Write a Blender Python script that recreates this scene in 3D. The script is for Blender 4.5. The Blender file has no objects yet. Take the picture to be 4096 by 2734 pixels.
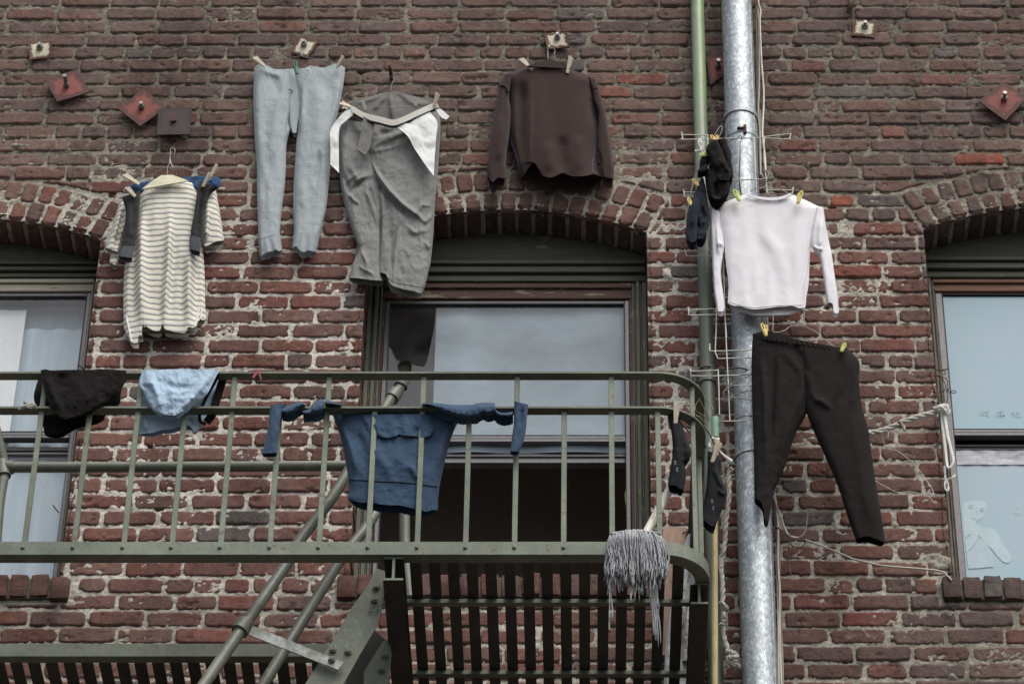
import bpy, math, random
import numpy as np
R = math.radians
random.seed(7); rng = np.random.default_rng(11)
scn = bpy.context.scene
COL = scn.collection
# ------------------------------------------------------------------ camera, light, exposure
DW, TH, FP, CX, CY, CH = 10.2, R(38.8), 13232.0, 2350.0, 1367.0, 1.6   # metres to the wall, pitch, focal length, principal point, eye height
cam = bpy.data.cameras.new('camera'); co = bpy.data.objects.new('camera', cam); COL.objects.link(co)
co.location = (0, -DW, CH); co.rotation_euler = (R(90) + TH, 0, 0)
cam.sensor_width = 36; cam.lens = 36 * FP / 4096; cam.shift_x = -(CX - 2048) / 4096
cam.clip_start = .1; cam.clip_end = 3000
scn.camera = co
w = bpy.data.worlds.new("World"); scn.world = w; w.use_nodes = True
nt = w.node_tree; bg = nt.nodes['Background']
sky = nt.nodes.new('ShaderNodeTexSky'); sky.sky_type = 'NISHITA'; sky.sun_disc = False
SEL, SAZ = R(60), R(150)
sky.sun_elevation = SEL; sky.sun_rotation = SAZ; sky.air_density = 1.0; sky.dust_density = 4.0; sky.ozone_density = 1.0
hs_ = nt.nodes.new('ShaderNodeHueSaturation'); hs_.inputs['Saturation'].default_value = .42     # overcast: most of the blue is gone
nt.links.new(sky.outputs[0], hs_.inputs['Color']); nt.links.new(hs_.outputs[0], bg.inputs[0]); bg.inputs[1].default_value = 0.11
sl = bpy.data.lights.new('sun', 'SUN'); sl.energy = 1.35; sl.angle = R(42); sl.color = (1, .95, .87)
so = bpy.data.objects.new('sun', sl); COL.objects.link(so)
# light comes from azimuth SAZ (clockwise from +Y): roughly behind the camera, a little to its left
sd = (math.sin(SAZ) * math.cos(SEL), math.cos(SAZ) * math.cos(SEL), math.sin(SEL))
from mathutils import Vector, Matrix
so.rotation_euler = Vector(sd).to_track_quat('Z', 'Y').to_euler()
vs = scn.view_settings; vs.view_transform = 'Standard'; vs.look = 'None'; vs.gamma = 1; vs.exposure = 0.74; vs.use_curve_mapping = False

# ------------------------------------------------------------------ helpers
def W(px, py, d=0.0):
    """a point of the photograph (4096 x 2734) on the vertical plane d metres in front of the wall"""
    px = np.asarray(px, float); py = np.asarray(py, float); d = np.asarray(d, float)
    u = (px - CX) / FP; v = (CY - py) / FP
    Y = math.cos(TH) - v * math.sin(TH)
    t = (DW - d) / Y
    return np.stack([u * t, -d + 0 * t, (math.sin(TH) + v * math.cos(TH)) * t + CH], -1)
def ZR(ox, oy, s):
    return lambda pts: [(ox + p[0] / s, oy + p[1] / s) + tuple(p[2:]) for p in pts]
fA=ZR(0,0,2.24); fB=ZR(900,0,2.24); fC=ZR(1800,0,2.24); fD=ZR(2600,0,2.24); fE=ZR(3200,0,2.24); fF=ZR(0,600,1.96)
fG=ZR(900,600,1.96); fH=ZR(1700,700,1.96); fI=ZR(2500,450,1.742); fJ=ZR(3300,700,1.96); fK=ZR(0,1300,2.24)
fL=ZR(900,1300,2.24); fM=ZR(1800,1400,2.24); fN=ZR(2550,1200,2.6133); fO=ZR(2550,1700,2.6133); fP=ZR(3300,1400,2.24)
fQ=ZR(3200,2000,2.136); fR=ZR(2300,2000,2.136); fS=ZR(1400,2000,2.136); fT=ZR(0,1950,1.566); fU=ZR(2680,500,3.136); fV=ZR(2600,1400,3.92)
fX=ZR(3000,1900,3.135); fY=ZR(2650,1600,2.85); fZ=ZR(2400,2150,2.685)
def hsh(ix, iy, s):
    n = (ix.astype(np.int64) * 374761393 + iy.astype(np.int64) * 668265263 + s * 2147483647) & 0xffffffff
    n = ((n ^ (n >> 13)) * 1274126177) & 0xffffffff
    n = (n ^ (n >> 16)) & 0xffffff
    return n / float(0xffffff)
def vn(x, y, s=0):
    x = np.asarray(x, float); y = np.asarray(y, float)
    ix = np.floor(x); iy = np.floor(y); fx = x - ix; fy = y - iy
    fx = fx * fx * (3 - 2 * fx); fy = fy * fy * (3 - 2 * fy)
    a = hsh(ix, iy, s); b = hsh(ix + 1, iy, s); c = hsh(ix, iy + 1, s); e = hsh(ix + 1, iy + 1, s)
    return (a * (1 - fx) + b * fx) * (1 - fy) + (c * (1 - fx) + e * fx) * fy - .5
def fbm(x, y, s=0, o=4):
    r = 0; a = 1.; f = 1.
    for k in range(o):
        r = r + a * vn(x * f + 17.3 * k, y * f - 9.1 * k, s + k * 31); a *= .5; f *= 2.03
    return r
def sstep(a, b, x):
    t = np.clip((x - a) / (b - a), 0, 1); return t * t * (3 - 2 * t)

def mesh(name, V, F, mat=None, parent=None, smooth=True, col=None, uv=None, mats=None, fm=None):
    """one mesh object from vertex and quad/tri arrays"""
    V = np.asarray(V, np.float32)
    me = bpy.data.meshes.new(name)
    if isinstance(F, np.ndarray):
        k = F.shape[1]; nf = len(F)
        me.vertices.add(len(V)); me.vertices.foreach_set('co', V.ravel())
        me.loops.add(nf * k); me.loops.foreach_set('vertex_index', F.astype(np.int32).ravel())
        me.polygons.add(nf); me.polygons.foreach_set('loop_start', np.arange(nf, dtype=np.int32) * k)
        me.update(calc_edges=True); me.validate()
    else:
        me.from_pydata([tuple(map(float, v)) for v in V], [], [tuple(int(i) for i in f) for f in F]); me.update()
    if smooth: me.polygons.foreach_set('use_smooth', np.ones(len(me.polygons), bool))
    else: me.polygons.foreach_set('use_smooth', np.zeros(len(me.polygons), bool))
    for m in (mats or ([mat] if mat else [])): me.materials.append(m)
    if fm is not None: me.polygons.foreach_set('material_index', np.asarray(fm, np.int32))
    if col is not None:
        a = me.color_attributes.new('tone', 'FLOAT_COLOR', 'POINT')
        c = np.ones((len(V), 4), np.float32); c[:, :col.shape[1]] = col; a.data.foreach_set('color', c.ravel())
    if uv is not None:
        l = np.zeros(len(me.loops), np.int32); me.loops.foreach_get('vertex_index', l)
        u = me.uv_layers.new(name='UVMap'); u.data.foreach_set('uv', np.asarray(uv, np.float32)[l].ravel())
    o = bpy.data.objects.new(name, me); COL.objects.link(o)
    if parent is not None:
        o.parent = parent; o.matrix_parent_inverse = Matrix.Translation(-parent.location)
    return o
def thing(name, label, cat, loc=(0, 0, 0), group=None):
    o = bpy.data.objects.new(name, None); COL.objects.link(o); o.location = [float(c) for c in loc]; o.empty_display_size = .1
    o['label'] = label; o['category'] = cat
    if group: o['group'] = group
    return o
def tag(o, label, cat, group=None, kind=None):
    o['label'] = label; o['category'] = cat
    if group: o['group'] = group
    if kind: o['kind'] = kind
    return o
class MB:
    """collects simple solids into one mesh"""
    def __init__(s): s.V = []; s.F = []; s.n = 0
    def add(s, V, F):
        V = np.asarray(V, float).reshape(-1, 3); s.V.append(V)
        s.F += [tuple(int(i) + s.n for i in f) for f in F]; s.n += len(V); return s
    def box(s, c, h, rot=None, bev=.0):
        """box with chamfered long edges"""
        b = bev
        c = np.asarray(c, float); hx, hy, hz = h
        pts = []
        for sx in (-1, 1):
            for sy in (-1, 1):
                for sz in (-1, 1):
                    if b > 0: pts += [(sx*(hx-b), sy*(hy-b), sz*hz), (sx*(hx-b), sy*hy, sz*(hz-b)), (sx*hx, sy*(hy-b), sz*(hz-b))]
                    else: pts.append((sx*hx, sy*hy, sz*hz))
        P = np.array(pts, float)
        if b > 0:
            import itertools
            I = lambda sx, sy, sz, k: ((sx*4 + sy*2 + sz) * 3 + k)
            F = []
            for s1 in (0, 1):
                F.append([I(0,0,s1,0), I(1,0,s1,0), I(1,1,s1,0), I(0,1,s1,0)])
                F.append([I(0,s1,0,1), I(1,s1,0,1), I(1,s1,1,1), I(0,s1,1,1)])
                F.append([I(s1,0,0,2), I(s1,1,0,2), I(s1,1,1,2), I(s1,0,1,2)])
            for a in (0, 1):
                for c2 in (0, 1):
                    F.append([I(0,a,c2,0), I(1,a,c2,0), I(1,a,c2,1), I(0,a,c2,1)])
                    F.append([I(a,0,c2,0), I(a,1,c2,0), I(a,1,c2,2), I(a,0,c2,2)])
                    F.append([I(a,c2,0,1), I(a,c2,1,1), I(a,c2,1,2), I(a,c2,0,2)])
                    for e in (0, 1): F.append([I(a,c2,e,0), I(a,c2,e,1), I(a,c2,e,2)])
        else:
            F = [(0,1,3,2),(4,6,7,5),(0,4,5,1),(2,3,7,6),(0,2,6,4),(1,5,7,3)]
        if rot is not None: P = P @ np.array(rot).T
        return s.add(P + c, F)
    def tube(s, pts, r, n=8, cap=True):
        P = np.asarray(pts, float); m = len(P)
        rr = np.broadcast_to(np.asarray(r, float), (m,))
        T = np.gradient(P, axis=0); T /= np.linalg.norm(T, axis=1)[:, None] + 1e-12
        a = np.array([0., 0, 1]) if abs(T[0][2]) < .9 else np.array([1., 0, 0])
        N = np.cross(T[0], a); N /= np.linalg.norm(N); Ns = [N]
        for i in range(1, m):
            N = Ns[-1] - T[i] * np.dot(Ns[-1], T[i]); N /= np.linalg.norm(N) + 1e-12; Ns.append(N)
        Ns = np.array(Ns); B = np.cross(T, Ns)
        th = np.linspace(0, 2*np.pi, n, endpoint=False)
        V = P[:, None] + rr[:, None, None] * (np.cos(th)[None, :, None] * Ns[:, None] + np.sin(th)[None, :, None] * B[:, None])
        F = [(i*n+j, i*n+(j+1) % n, (i+1)*n+(j+1) % n, (i+1)*n+j) for i in range(m-1) for j in range(n)]
        if cap: F += [tuple(range(n))[::-1], tuple((m-1)*n+j for j in range(n))]
        return s.add(V, F)
    def prism(s, poly, d0, d1):
        """outline of (x, z) pairs extruded between depths d0 and d1 in front of the wall"""
        n = len(poly); V = [(x, -d0, z) for x, z in poly] + [(x, -d1, z) for x, z in poly]
        F = [tuple(range(n)), tuple(range(2*n-1, n-1, -1))] + [(i, n+i, n+(i+1) % n, (i+1) % n) for i in range(n)]
        return s.add(V, F)
    def sweep(s, path, prof, closed=False):
        """profile of (outward, z) pairs swept along a plan path of (x, y)"""
        P = np.asarray(path, float); T = np.gradient(P, axis=0); T /= np.linalg.norm(T, axis=1)[:, None]
        O = np.stack([T[:, 1], -T[:, 0]], 1); k = len(prof); m = len(P)
        V = [(P[i][0]+O[i][0]*o, P[i][1]+O[i][1]*o, z) for i in range(m) for o, z in prof]
        F = [(i*k+j, i*k+(j+1) % k, (i+1)*k+(j+1) % k, (i+1)*k+j) for i in range(m-1) for j in range(k)]
        F += [tuple(range(k))[::-1], tuple((m-1)*k+j for j in range(k))]
        return s.add(V, F)
    def build(s, name, mat, parent=None, smooth=False):
        V = np.concatenate(s.V)
        o = mesh(name, V, s.F, mat, parent, smooth)
        return o
def autosmooth(o, ang=40):
    me = o.data
    import bmesh
    bm = bmesh.new(); bm.from_mesh(me); bmesh.ops.recalc_face_normals(bm, faces=bm.faces)
    for e in bm.edges:
        if len(e.link_faces) == 2 and e.calc_face_angle(0) > R(ang): e.smooth = False
    for f in bm.faces: f.smooth = True
    bm.to_mesh(me); bm.free(); return o
def spline(pts, k=6):
    """Catmull-Rom through points of any dimension"""
    P = np.asarray(pts, float)
    if len(P) < 3: return np.array([P[0] + (P[-1]-P[0]) * t for t in np.linspace(0, 1, k+1)])
    Q = np.vstack([2*P[0]-P[1], P, 2*P[-1]-P[-2]]); out = []
    for i in range(1, len(Q)-2):
        for t in np.linspace(0, 1, k, endpoint=False):
            out.append(.5*((2*Q[i]) + (-Q[i-1]+Q[i+1])*t + (2*Q[i-1]-5*Q[i]+4*Q[i+1]-Q[i+2])*t*t + (-Q[i-1]+3*Q[i]-3*Q[i+1]+Q[i+2])*t**3))
    out.append(P[-1]); return np.array(out)
def wirepts(pp, d, k=6, smooth=True):
    """wire through pixels (px, py[, depth]) as world points"""
    P = np.array([(p[0], p[1], p[2] if len(p) > 2 else d) for p in pp], float)
    if smooth: P = spline(P, k)
    return W(P[:, 0], P[:, 1], P[:, 2])
def center(o):
    """moves a mesh object's origin to the middle of its own geometry"""
    V = np.array([v.co for v in o.data.vertices]); c = Vector((V.min(0) + V.max(0)) / 2)
    o.data.transform(Matrix.Translation(-c)); o.location = o.location + c
    return o

# ------------------------------------------------------------------ materials
def newmat(name):
    m = bpy.data.materials.new(name); m.use_nodes = True; n = m.node_tree
    return m, n, n.nodes['Principled BSDF']
def N(n, t, **k):
    x = n.nodes.new('ShaderNode' + t)
    for a, b in k.items():
        if isinstance(a, str) and a.startswith('i_'):
            x.inputs[a[2:].replace('_', ' ')].default_value = b
        else: setattr(x, a, b)
    return x
def noise(n, scale, detail=4, rough=.55, vec=None, dist=0):
    x = N(n, 'TexNoise'); x.inputs['Scale'].default_value = scale; x.inputs['Detail'].default_value = detail
    x.inputs['Roughness'].default_value = rough; x.inputs['Distortion'].default_value = dist
    if vec is not None: n.links.new(vec, x.inputs['Vector'])
    return x.outputs[0]
def ramp(n, src, stops, interp='LINEAR'):
    x = N(n, 'ValToRGB'); e = x.color_ramp.elements; x.color_ramp.interpolation = interp
    while len(e) > 1: e.remove(e[-1])
    e[0].position = stops[0][0]; c = stops[0][1]; e[0].color = (*(c if hasattr(c, '__len__') else (c, c, c)), 1)[:4]
    for p, c in stops[1:]:
        a = e.new(p); a.color = (*(c if hasattr(c, '__len__') else (c, c, c)), 1)[:4]
    n.links.new(src, x.inputs[0]); return x.outputs[0]
def mix(n, f, a, b, mode='MIX'):
    x = N(n, 'Mix', data_type='RGBA', blend_type=mode)
    for i, v in ((0, f), (6, a), (7, b)):
        if hasattr(v, 'is_linked') or hasattr(v, 'links'): n.links.new(v, x.inputs[i])
        elif i == 0: x.inputs[0].default_value = v
        else: x.inputs[i].default_value = (*v, 1)[:4] if len(v) == 3 else v
    return x.outputs[2]
def mth(n, op, a, b=None, clamp=False):
    x = N(n, 'Math', operation=op, use_clamp=clamp)
    for i, v in ((0, a), (1, b)):
        if v is None: continue
        if hasattr(v, 'links'): n.links.new(v, x.inputs[i])
        else: x.inputs[i].default_value = v
    return x.outputs[0]
def bump(n, h, strength=.3, dist=.002):
    x = N(n, 'Bump'); x.inputs['Strength'].default_value = strength; x.inputs['Distance'].default_value = dist
    n.links.new(h, x.inputs['Height']); return x.outputs[0]
def objco(n, scale=None):
    tc = N(n, 'TexCoord'); o = tc.outputs['Object']
    if scale:
        m = N(n, 'Mapping'); m.inputs['Scale'].default_value = scale; n.links.new(o, m.inputs[0]); return m.outputs[0]
    return o
def geoco(n, scale=None):
    tc = N(n, 'NewGeometry'); o = tc.outputs['Position']
    if scale:
        m = N(n, 'Mapping'); m.inputs['Scale'].default_value = scale; n.links.new(o, m.inputs[0]); return m.outputs[0]
    return o
def cloth_mat(name, c, var=.12, weave=900, rough=.9, bumps=.15, sheen=.2, stretch=(1, 1, 1), mottled=None):
    m, n, b = newmat(name)
    v = geoco(n, stretch)
    n1 = noise(n, 9, 5, .6, v); n2 = noise(n, weave, 2, .6, v)
    hi = tuple(min(1, x * (1 + var)) for x in c); lo = tuple(x * (1 - var) for x in c)
    k = mth(n, 'ADD', mth(n, 'MULTIPLY', n1, .6), mth(n, 'MULTIPLY', n2, .4))
    cc = ramp(n, k, [(.3, lo), (.7, hi)])
    if mottled:
        cc = mix(n, ramp(n, noise(n, 260, 3, .7, geoco(n, (1, 1, 1.6))), [(.4, 0.), (.66, 1.)]), cc, mottled)
    n.links.new(cc, b.inputs['Base Color'])
    b.inputs['Roughness'].default_value = rough; b.inputs['Sheen Weight'].default_value = sheen*.2
    b.inputs['Specular IOR Level'].default_value = .08
    hb = mth(n, 'ADD', mth(n, 'MULTIPLY', noise(n, 38, 4, .6, v), 1.), mth(n, 'MULTIPLY', n2, .25))
    n.links.new(bump(n, hb, bumps, .01), b.inputs['Normal'])
    return m
def paint_mat(name, c, c2, chip, amt=.62, rough=.55, sc=(1, 1, 1), metallic=0, spec=.4, bstr=.2):
    """weathered paint: two tones and chips"""
    m, n, b = newmat(name); v = geoco(n, sc)
    base = mix(n, ramp(n, noise(n, 7, 6, .65, v), [(.38, 0.), (.58, 1.)]), c, c2)
    base = mix(n, 1., base, ramp(n, noise(n, 2.3, 5, .6, geoco(n, (sc[0], sc[1], sc[2]*.5))), [(.35, .78), (.5, 1.), (.68, 1.25)]), 'MULTIPLY')
    fine = ramp(n, noise(n, 60, 6, .7, v), [(.3, .8), (.7, 1.12)])
    base = mix(n, 1., base, fine, 'MULTIPLY')
    ch = ramp(n, noise(n, 24, 8, .72, v, .6), [(amt, 0.), (amt + .03, 1.)])
    n.links.new(mix(n, ch, base, chip), b.inputs['Base Color'])
    b.inputs['Roughness'].default_value = rough; b.inputs['Metallic'].default_value = metallic
    b.inputs['Specular IOR Level'].default_value = spec
    n.links.new(bump(n, mth(n, 'ADD', noise(n, 90, 5, .7, v), mth(n, 'MULTIPLY', ch, .6)), bstr, .004), b.inputs['Normal'])
    return m
def plain(name, c, rough=.6, metallic=0, var=.1, sc=40):
    m, n, b = newmat(name)
    n.links.new(ramp(n, noise(n, sc, 4, .6, geoco(n)), [(.3, tuple(x*(1-var) for x in c)), (.7, tuple(min(1, x*(1+var)) for x in c))]), b.inputs['Base Color'])
    b.inputs['Roughness'].default_value = rough; b.inputs['Metallic'].default_value = metallic; b.inputs['Specular IOR Level'].default_value = .35
    return m
# brick and mortar
def brick_material():
    m, n, b = newmat('brick'); v = geoco(n)
    at = N(n, 'Attribute', attribute_name='tone')
    big = noise(n, 2.2, 5, .6, v)
    c = mix(n, 1., at.outputs['Color'], ramp(n, noise(n, .9, 4, .6, v), [(.35, .80), (.65, 1.16)]), 'MULTIPLY')
    # burnt and pale blotches within each brick
    c = mix(n, 1., c, ramp(n, noise(n, 30, 8, .74, v), [(.28, (.58, .60, .64)), (.5, (1, 1, 1)), (.74, (1.42, 1.34, 1.26))]), 'MULTIPLY')
    c = mix(n, 1., c, ramp(n, noise(n, 190, 4, .7, v), [(.3, .78), (.7, 1.18)]), 'MULTIPLY')
    dark = ramp(n, noise(n, 15, 7, .7, v, .8), [(.60, 0.), (.70, .7)])
    c = mix(n, dark, c, (.045, .036, .034))
    # lime bloom and mortar smears
    sm = ramp(n, mth(n, 'ADD', noise(n, 11, 8, .72, geoco(n, (1, 1, 1.5)), 1.2), mth(n, 'MULTIPLY', mth(n, 'SUBTRACT', big, .5), .25)), [(.63, 0.), (.69, .5), (.76, .85)])
    c = mix(n, sm, c, (.34, .30, .26))
    haze = ramp(n, noise(n, 5.5, 5, .6, v), [(.45, 0.), (.75, .38)])
    c = mix(n, haze, c, (.20, .165, .155))
    # dust specks
    sp = ramp(n, noise(n, 120, 2, .5, v), [(.74, 0.), (.78, .6)])
    c = mix(n, sp, c, (.42, .38, .34))
    # hairline cracks and spalled flakes
    ck = mth(n, 'ABSOLUTE', mth(n, 'SUBTRACT', noise(n, 10, 5, .6, v, 1.4), .5))
    ckm = mth(n, 'MULTIPLY', ramp(n, ck, [(0, 1.), (.012, 0.)]), ramp(n, noise(n, 5, 3, .5, v), [(.52, 0.), (.58, .8)]))
    c = mix(n, ckm, c, (.03, .024, .022))
    c = mix(n, 1., c, ramp(n, noise(n, 2.6, 6, .65, geoco(n, (2.2, 1, .30)), .3), [(.32, .68), (.5, 1.), (.7, 1.12)]), 'MULTIPLY')
    n.links.new(c, b.inputs['Base Color']); b.inputs['Roughness'].default_value = .92; b.inputs['Specular IOR Level'].default_value = .18
    h = mth(n, 'ADD', noise(n, 70, 6, .7, v), mth(n, 'MULTIPLY', noise(n, 320, 3, .6, v), .35))
    n.links.new(bump(n, h, .9, .006), b.inputs['Normal'])
    return m
def mortar_material():
    m, n, b = newmat('mortar'); v = geoco(n)
    at = N(n, 'Attribute', attribute_name='tone')      # how clean the joint is
    cl = N(n, 'SeparateColor'); n.links.new(at.outputs['Color'], cl.inputs[0])
    k = mth(n, 'ADD', cl.outputs[0], mth(n, 'MULTIPLY', mth(n, 'SUBTRACT', noise(n, 7, 6, .7, v), .5), 1.3))
    c = ramp(n, k, [(.0, (.165, .15, .118)), (.3, (.30, .275, .22)), (.65, (.49, .46, .39)), (1., (.62, .59, .52))])
    c = mix(n, 1., c, ramp(n, noise(n, 60, 6, .75, v), [(.3, .55), (.6, 1.08), (.8, 1.2)]), 'MULTIPLY')
    dk = ramp(n, noise(n, 20, 7, .75, v, .7), [(.57, 0.), (.66, .75)])
    c = mix(n, dk, c, (.095, .08, .066))
    c = mix(n, 1., c, ramp(n, noise(n, 2.6, 6, .65, geoco(n, (2.2, 1, .30)), .3), [(.32, .68), (.5, 1.), (.7, 1.12)]), 'MULTIPLY')
    n.links.new(c, b.inputs['Base Color']); b.inputs['Roughness'].default_value = .95; b.inputs['Specular IOR Level'].default_value = .12
    n.links.new(bump(n, mth(n, 'ADD', noise(n, 110, 6, .75, v), mth(n, 'MULTIPLY', noise(n, 30, 5, .6, v), .8)), .9, .006), b.inputs['Normal'])
    return m
M_brick, M_mortar = brick_material(), mortar_material()

zp = lambda y, d=0.0: float(W(0, y, d)[2])
def xp(x, y, d=0.0): return float(W(x, y, d)[0])
# openings: x0, x1, sill z, springing z, rise
OPEN = []
for (xa, ya, xb, yb, ysill, yspr, rise) in ((None, 0, 350, 1400, 2311, 957, .12), (1440, 1500, 2596, 1500, 2306, 927, .122), (3733, 1400, None, 0, 2316, 914, .122)):
    x0 = xp(xa, ya) if xa else None; x1 = xp(xb, yb) if xb else None
    if x0 is None: x0 = x1 - 1.134
    if x1 is None: x1 = x0 + 1.134
    OPEN.append((x0, x1, zp(ysill), zp(yspr), rise))
RING = .212                                             # two rowlock rings
def arc_of(o):
    x0, x1, zs, zt, r = o; h = (x1-x0)/2; Rr = (h*h+r*r)/(2*r); return (x0+x1)/2, zt+r-Rr, Rr, h
def m_open(o, x, z):
    """distance outside an opening, negative inside"""
    cx, cz, Rr, h = arc_of(o); x0, x1, zs, zt, r = o
    a = np.maximum(np.abs(x-cx)-h, zs-z); b = np.hypot(x-cx, z-cz)-Rr
    return np.where(z > zt, np.maximum(b, np.abs(x-cx)-h), a)
def m_ring(o, x, z):
    cx, cz, Rr, h = arc_of(o); x0, x1, zs, zt, r = o
    ang = np.abs(np.arctan2(x-cx, z-cz)); am = math.asin(h/Rr)
    rad = np.hypot(x-cx, z-cz)
    side = (ang-am)*rad
    return np.maximum(np.maximum(rad-(Rr+RING), side), Rr-.3-rad)
def m_sill(o, x, z):
    x0, x1, zs, zt, r = o
    return np.maximum(np.maximum(np.abs(x-(x0+x1)/2)-(x1-x0)/2-.052, z-zs-.001), zs-.108-z)
PAL_OLD = np.array([(.155,.088,.066),(.135,.080,.064),(.17,.098,.072),(.118,.074,.062),(.145,.097,.078),(.195,.108,.075),(.112,.077,.068),(.165,.080,.058)])
PAL_RED = np.array([(.20,.068,.046),(.175,.066,.048),(.155,.070,.052),(.225,.086,.054),(.145,.060,.044),(.19,.092,.062),(.135,.074,.060),(.215,.062,.042)])
def tone(x, z):
    """redness of the bricks and cleanness of the joints over the wall: cleaner low down, washed between the windows"""
    t = sstep(9.45, 8.45, z - CH + .35*fbm(x*1.1, z*1.1, 5)) * .9 + .1
    t = t * (1 - .5*sstep(.55, 1.6, x)) * (1 - .35*sstep(7.15, 6.85, z-CH))
    return t
def brick_patches(specs, mapf, extra=None, seed=0, rnd=1.0, drop=.012):
    """specs: cx, cz, half a, half b, angle, colour. mapf maps (x, z, height) to world"""
    Vs, Fs, Cs, n0 = [], [], [], 0
    for i, (cx, cz, a, b, an, c) in enumerate(specs):
        g = .0058; nx = max(8, int(2*a/g)); nz = max(8, int(2*b/g))
        u, v = np.meshgrid(np.linspace(-1, 1, nx), np.linspace(-1, 1, nz), indexing='ij')
        lx = u*(a+.002); lz = v*(b+.002)
        x = cx + lx*math.cos(an) - lz*math.sin(an); z = cz + lx*math.sin(an) + lz*math.cos(an)
        r = (.010 + .012*random.random())*rnd
        tl = random.uniform(-.02, .02)                      # the brick's outline is not square
        qx = np.abs(lx + tl*lz) - (a-r); qz = np.abs(lz + tl*.35*lx) - (b-r)
        s = np.hypot(np.maximum(qx, 0), np.maximum(qz, 0)) + np.minimum(np.maximum(qx, qz), 0) - r
        s = s + rnd*(.0046*fbm(x*55, z*55, seed+3, 3) + .0060*fbm(x*17, z*17, seed+4, 2) + .0024*fbm(x*160, z*160, seed+5, 2)) + .0004
        # broken corners
        if random.random() < .35*rnd:
            kx = random.choice((-1, 1))*a; kz = random.choice((-1, 1))*b
            s = np.maximum(s, random.uniform(.006, .022) - np.hypot(lx-kx, (lz-kz)*1.3) + .005*fbm(x*70, z*70, 9, 2))
        if extra is not None: s = np.maximum(s, extra(x, z))
        e = np.clip(-s/.0062, -.4, 1); e = np.where(e > 0, 1-(1-e)**2.6, e)
        off = random.gauss(0, .0022)*rnd + .0015
        tilt = random.gauss(0, .012)
        h = off + lz*tilt*2 - drop*(1-e) + .0022*fbm(x*22, z*22, seed+6, 3) + .0012*fbm(x*90, z*90, seed+7, 2)
        pit = fbm(x*30, z*40, seed+8, 3); h = h - .007*sstep(.34, .52, pit)
        P = mapf(x, z, h); Vs.append(P.reshape(-1, 3))
        I = np.arange(nx*nz).reshape(nx, nz)
        Fs.append(np.stack([I[:-1, :-1], I[1:, :-1], I[1:, 1:], I[:-1, 1:]], -1).reshape(-1, 4)+n0)
        Cs.append(np.tile(np.array(c, np.float32), (nx*nz, 1))); n0 += nx*nz
    return Vs, Fs, Cs
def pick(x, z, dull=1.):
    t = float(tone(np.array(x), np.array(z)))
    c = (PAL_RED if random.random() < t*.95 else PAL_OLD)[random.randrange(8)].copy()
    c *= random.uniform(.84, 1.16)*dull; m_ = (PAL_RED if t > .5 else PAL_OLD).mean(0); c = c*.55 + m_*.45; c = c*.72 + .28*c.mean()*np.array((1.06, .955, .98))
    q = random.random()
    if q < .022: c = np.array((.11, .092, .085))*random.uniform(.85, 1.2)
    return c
XA, XB, ZA, ZB = -4.2, 3.9, 5.9+CH, 10.75+CH
PITCH = .0762; Z0 = zp(1443)                             # centre of a header course
HROW = set(int(round((zp(y)-Z0)/PITCH)) for y in (190, 505, 843, 1443, 1915, 2345)) | {36, -30}
def row_z(k): return Z0 + k*PITCH
def wav(x, k): return .0045*vn(x*.9+k*.13, k*.21, 77)*2
wall_specs = []
k0 = int((ZA-Z0)/PITCH)+1; k1 = int((ZB-Z0)/PITCH)-1
for k in range(k0, k1+1):
    z = row_z(k); x = XA + random.uniform(0, .2) if k in HROW else XA + (.1075 if k % 2 else 0) + random.uniform(-.02, .02)
    while x < XB:
        if k in HROW: L = .1075 if random.random() < .9 else .215
        else: L = .215 if random.random() < .965 else random.choice((.1075, .16))
        a = (L-.0079+random.gauss(0, .003))/2; b = (.0762-.0082+random.gauss(0, .0016))/2
        cx = x+L/2; cz = z+float(wav(np.array(cx), k))+random.gauss(0, .0012)
        x += L + random.gauss(0, .002)
        if cx > XB-.1: break
        far = min(min(float(m_open(o, np.array(cx), np.array(cz))) for o in OPEN), 9)
        inn = max(-float(m_open(o, np.array(cx), np.array(cz))) for o in OPEN)
        if inn > .14: continue
        if any(float(m_sill(o, np.array(cx), np.array(cz))) < -.05 for o in OPEN): continue
        wall_specs.append((cx, cz, a, b, random.gauss(0, .006), pick(cx, cz)))
# the few bricks that stand out in the photograph: orange, bright red and grey ones
for px, py, cc in ((3445, 820, (.36, .10, .05)), (3935, 655, (.40, .085, .05)), (345, 900, (.24, .07, .05)), (2450, 340, (.22, .085, .06)), (2580, 345, (.22, .07, .05)), (3560, 500, (.24, .10, .08)),
        (1010, 1445, (.21, .085, .05)), (1210, 1440, (.10, .085, .08)), (1380, 1560, (.085, .075, .068)), (870, 1065, (.22, .065, .05)), (1320, 1370, (.21, .06, .046)), (3470, 1110, (.25, .07, .05)), (2640, 1430, (.085, .07, .068)), (3330, 185, (.16, .15, .11)), (410, 1440, (.20, .055, .045)), (3560, 2510, (.23, .06, .05)), (720, 1700, (.22, .062, .05))):
    q = W(px, py, 0); i_ = min(range(len(wall_specs)), key=lambda i: abs(wall_specs[i][0]-q[0])+3*abs(wall_specs[i][1]-q[2]))
    wall_specs[i_] = (*wall_specs[i_][:5], np.array(cc)*.5+np.array((.15, .08, .065))*.5)
def cut(x, z):
    s = np.full(x.shape, -9.)
    for o in OPEN: s = np.maximum(s, np.maximum(-m_ring(o, x, z)+.007, -m_sill(o, x, z)+.006))
    return s
def wmap(x, z, h): return np.stack([x, -h, z], -1)
V, F, C = brick_patches(wall_specs, wmap, cut)
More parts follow.
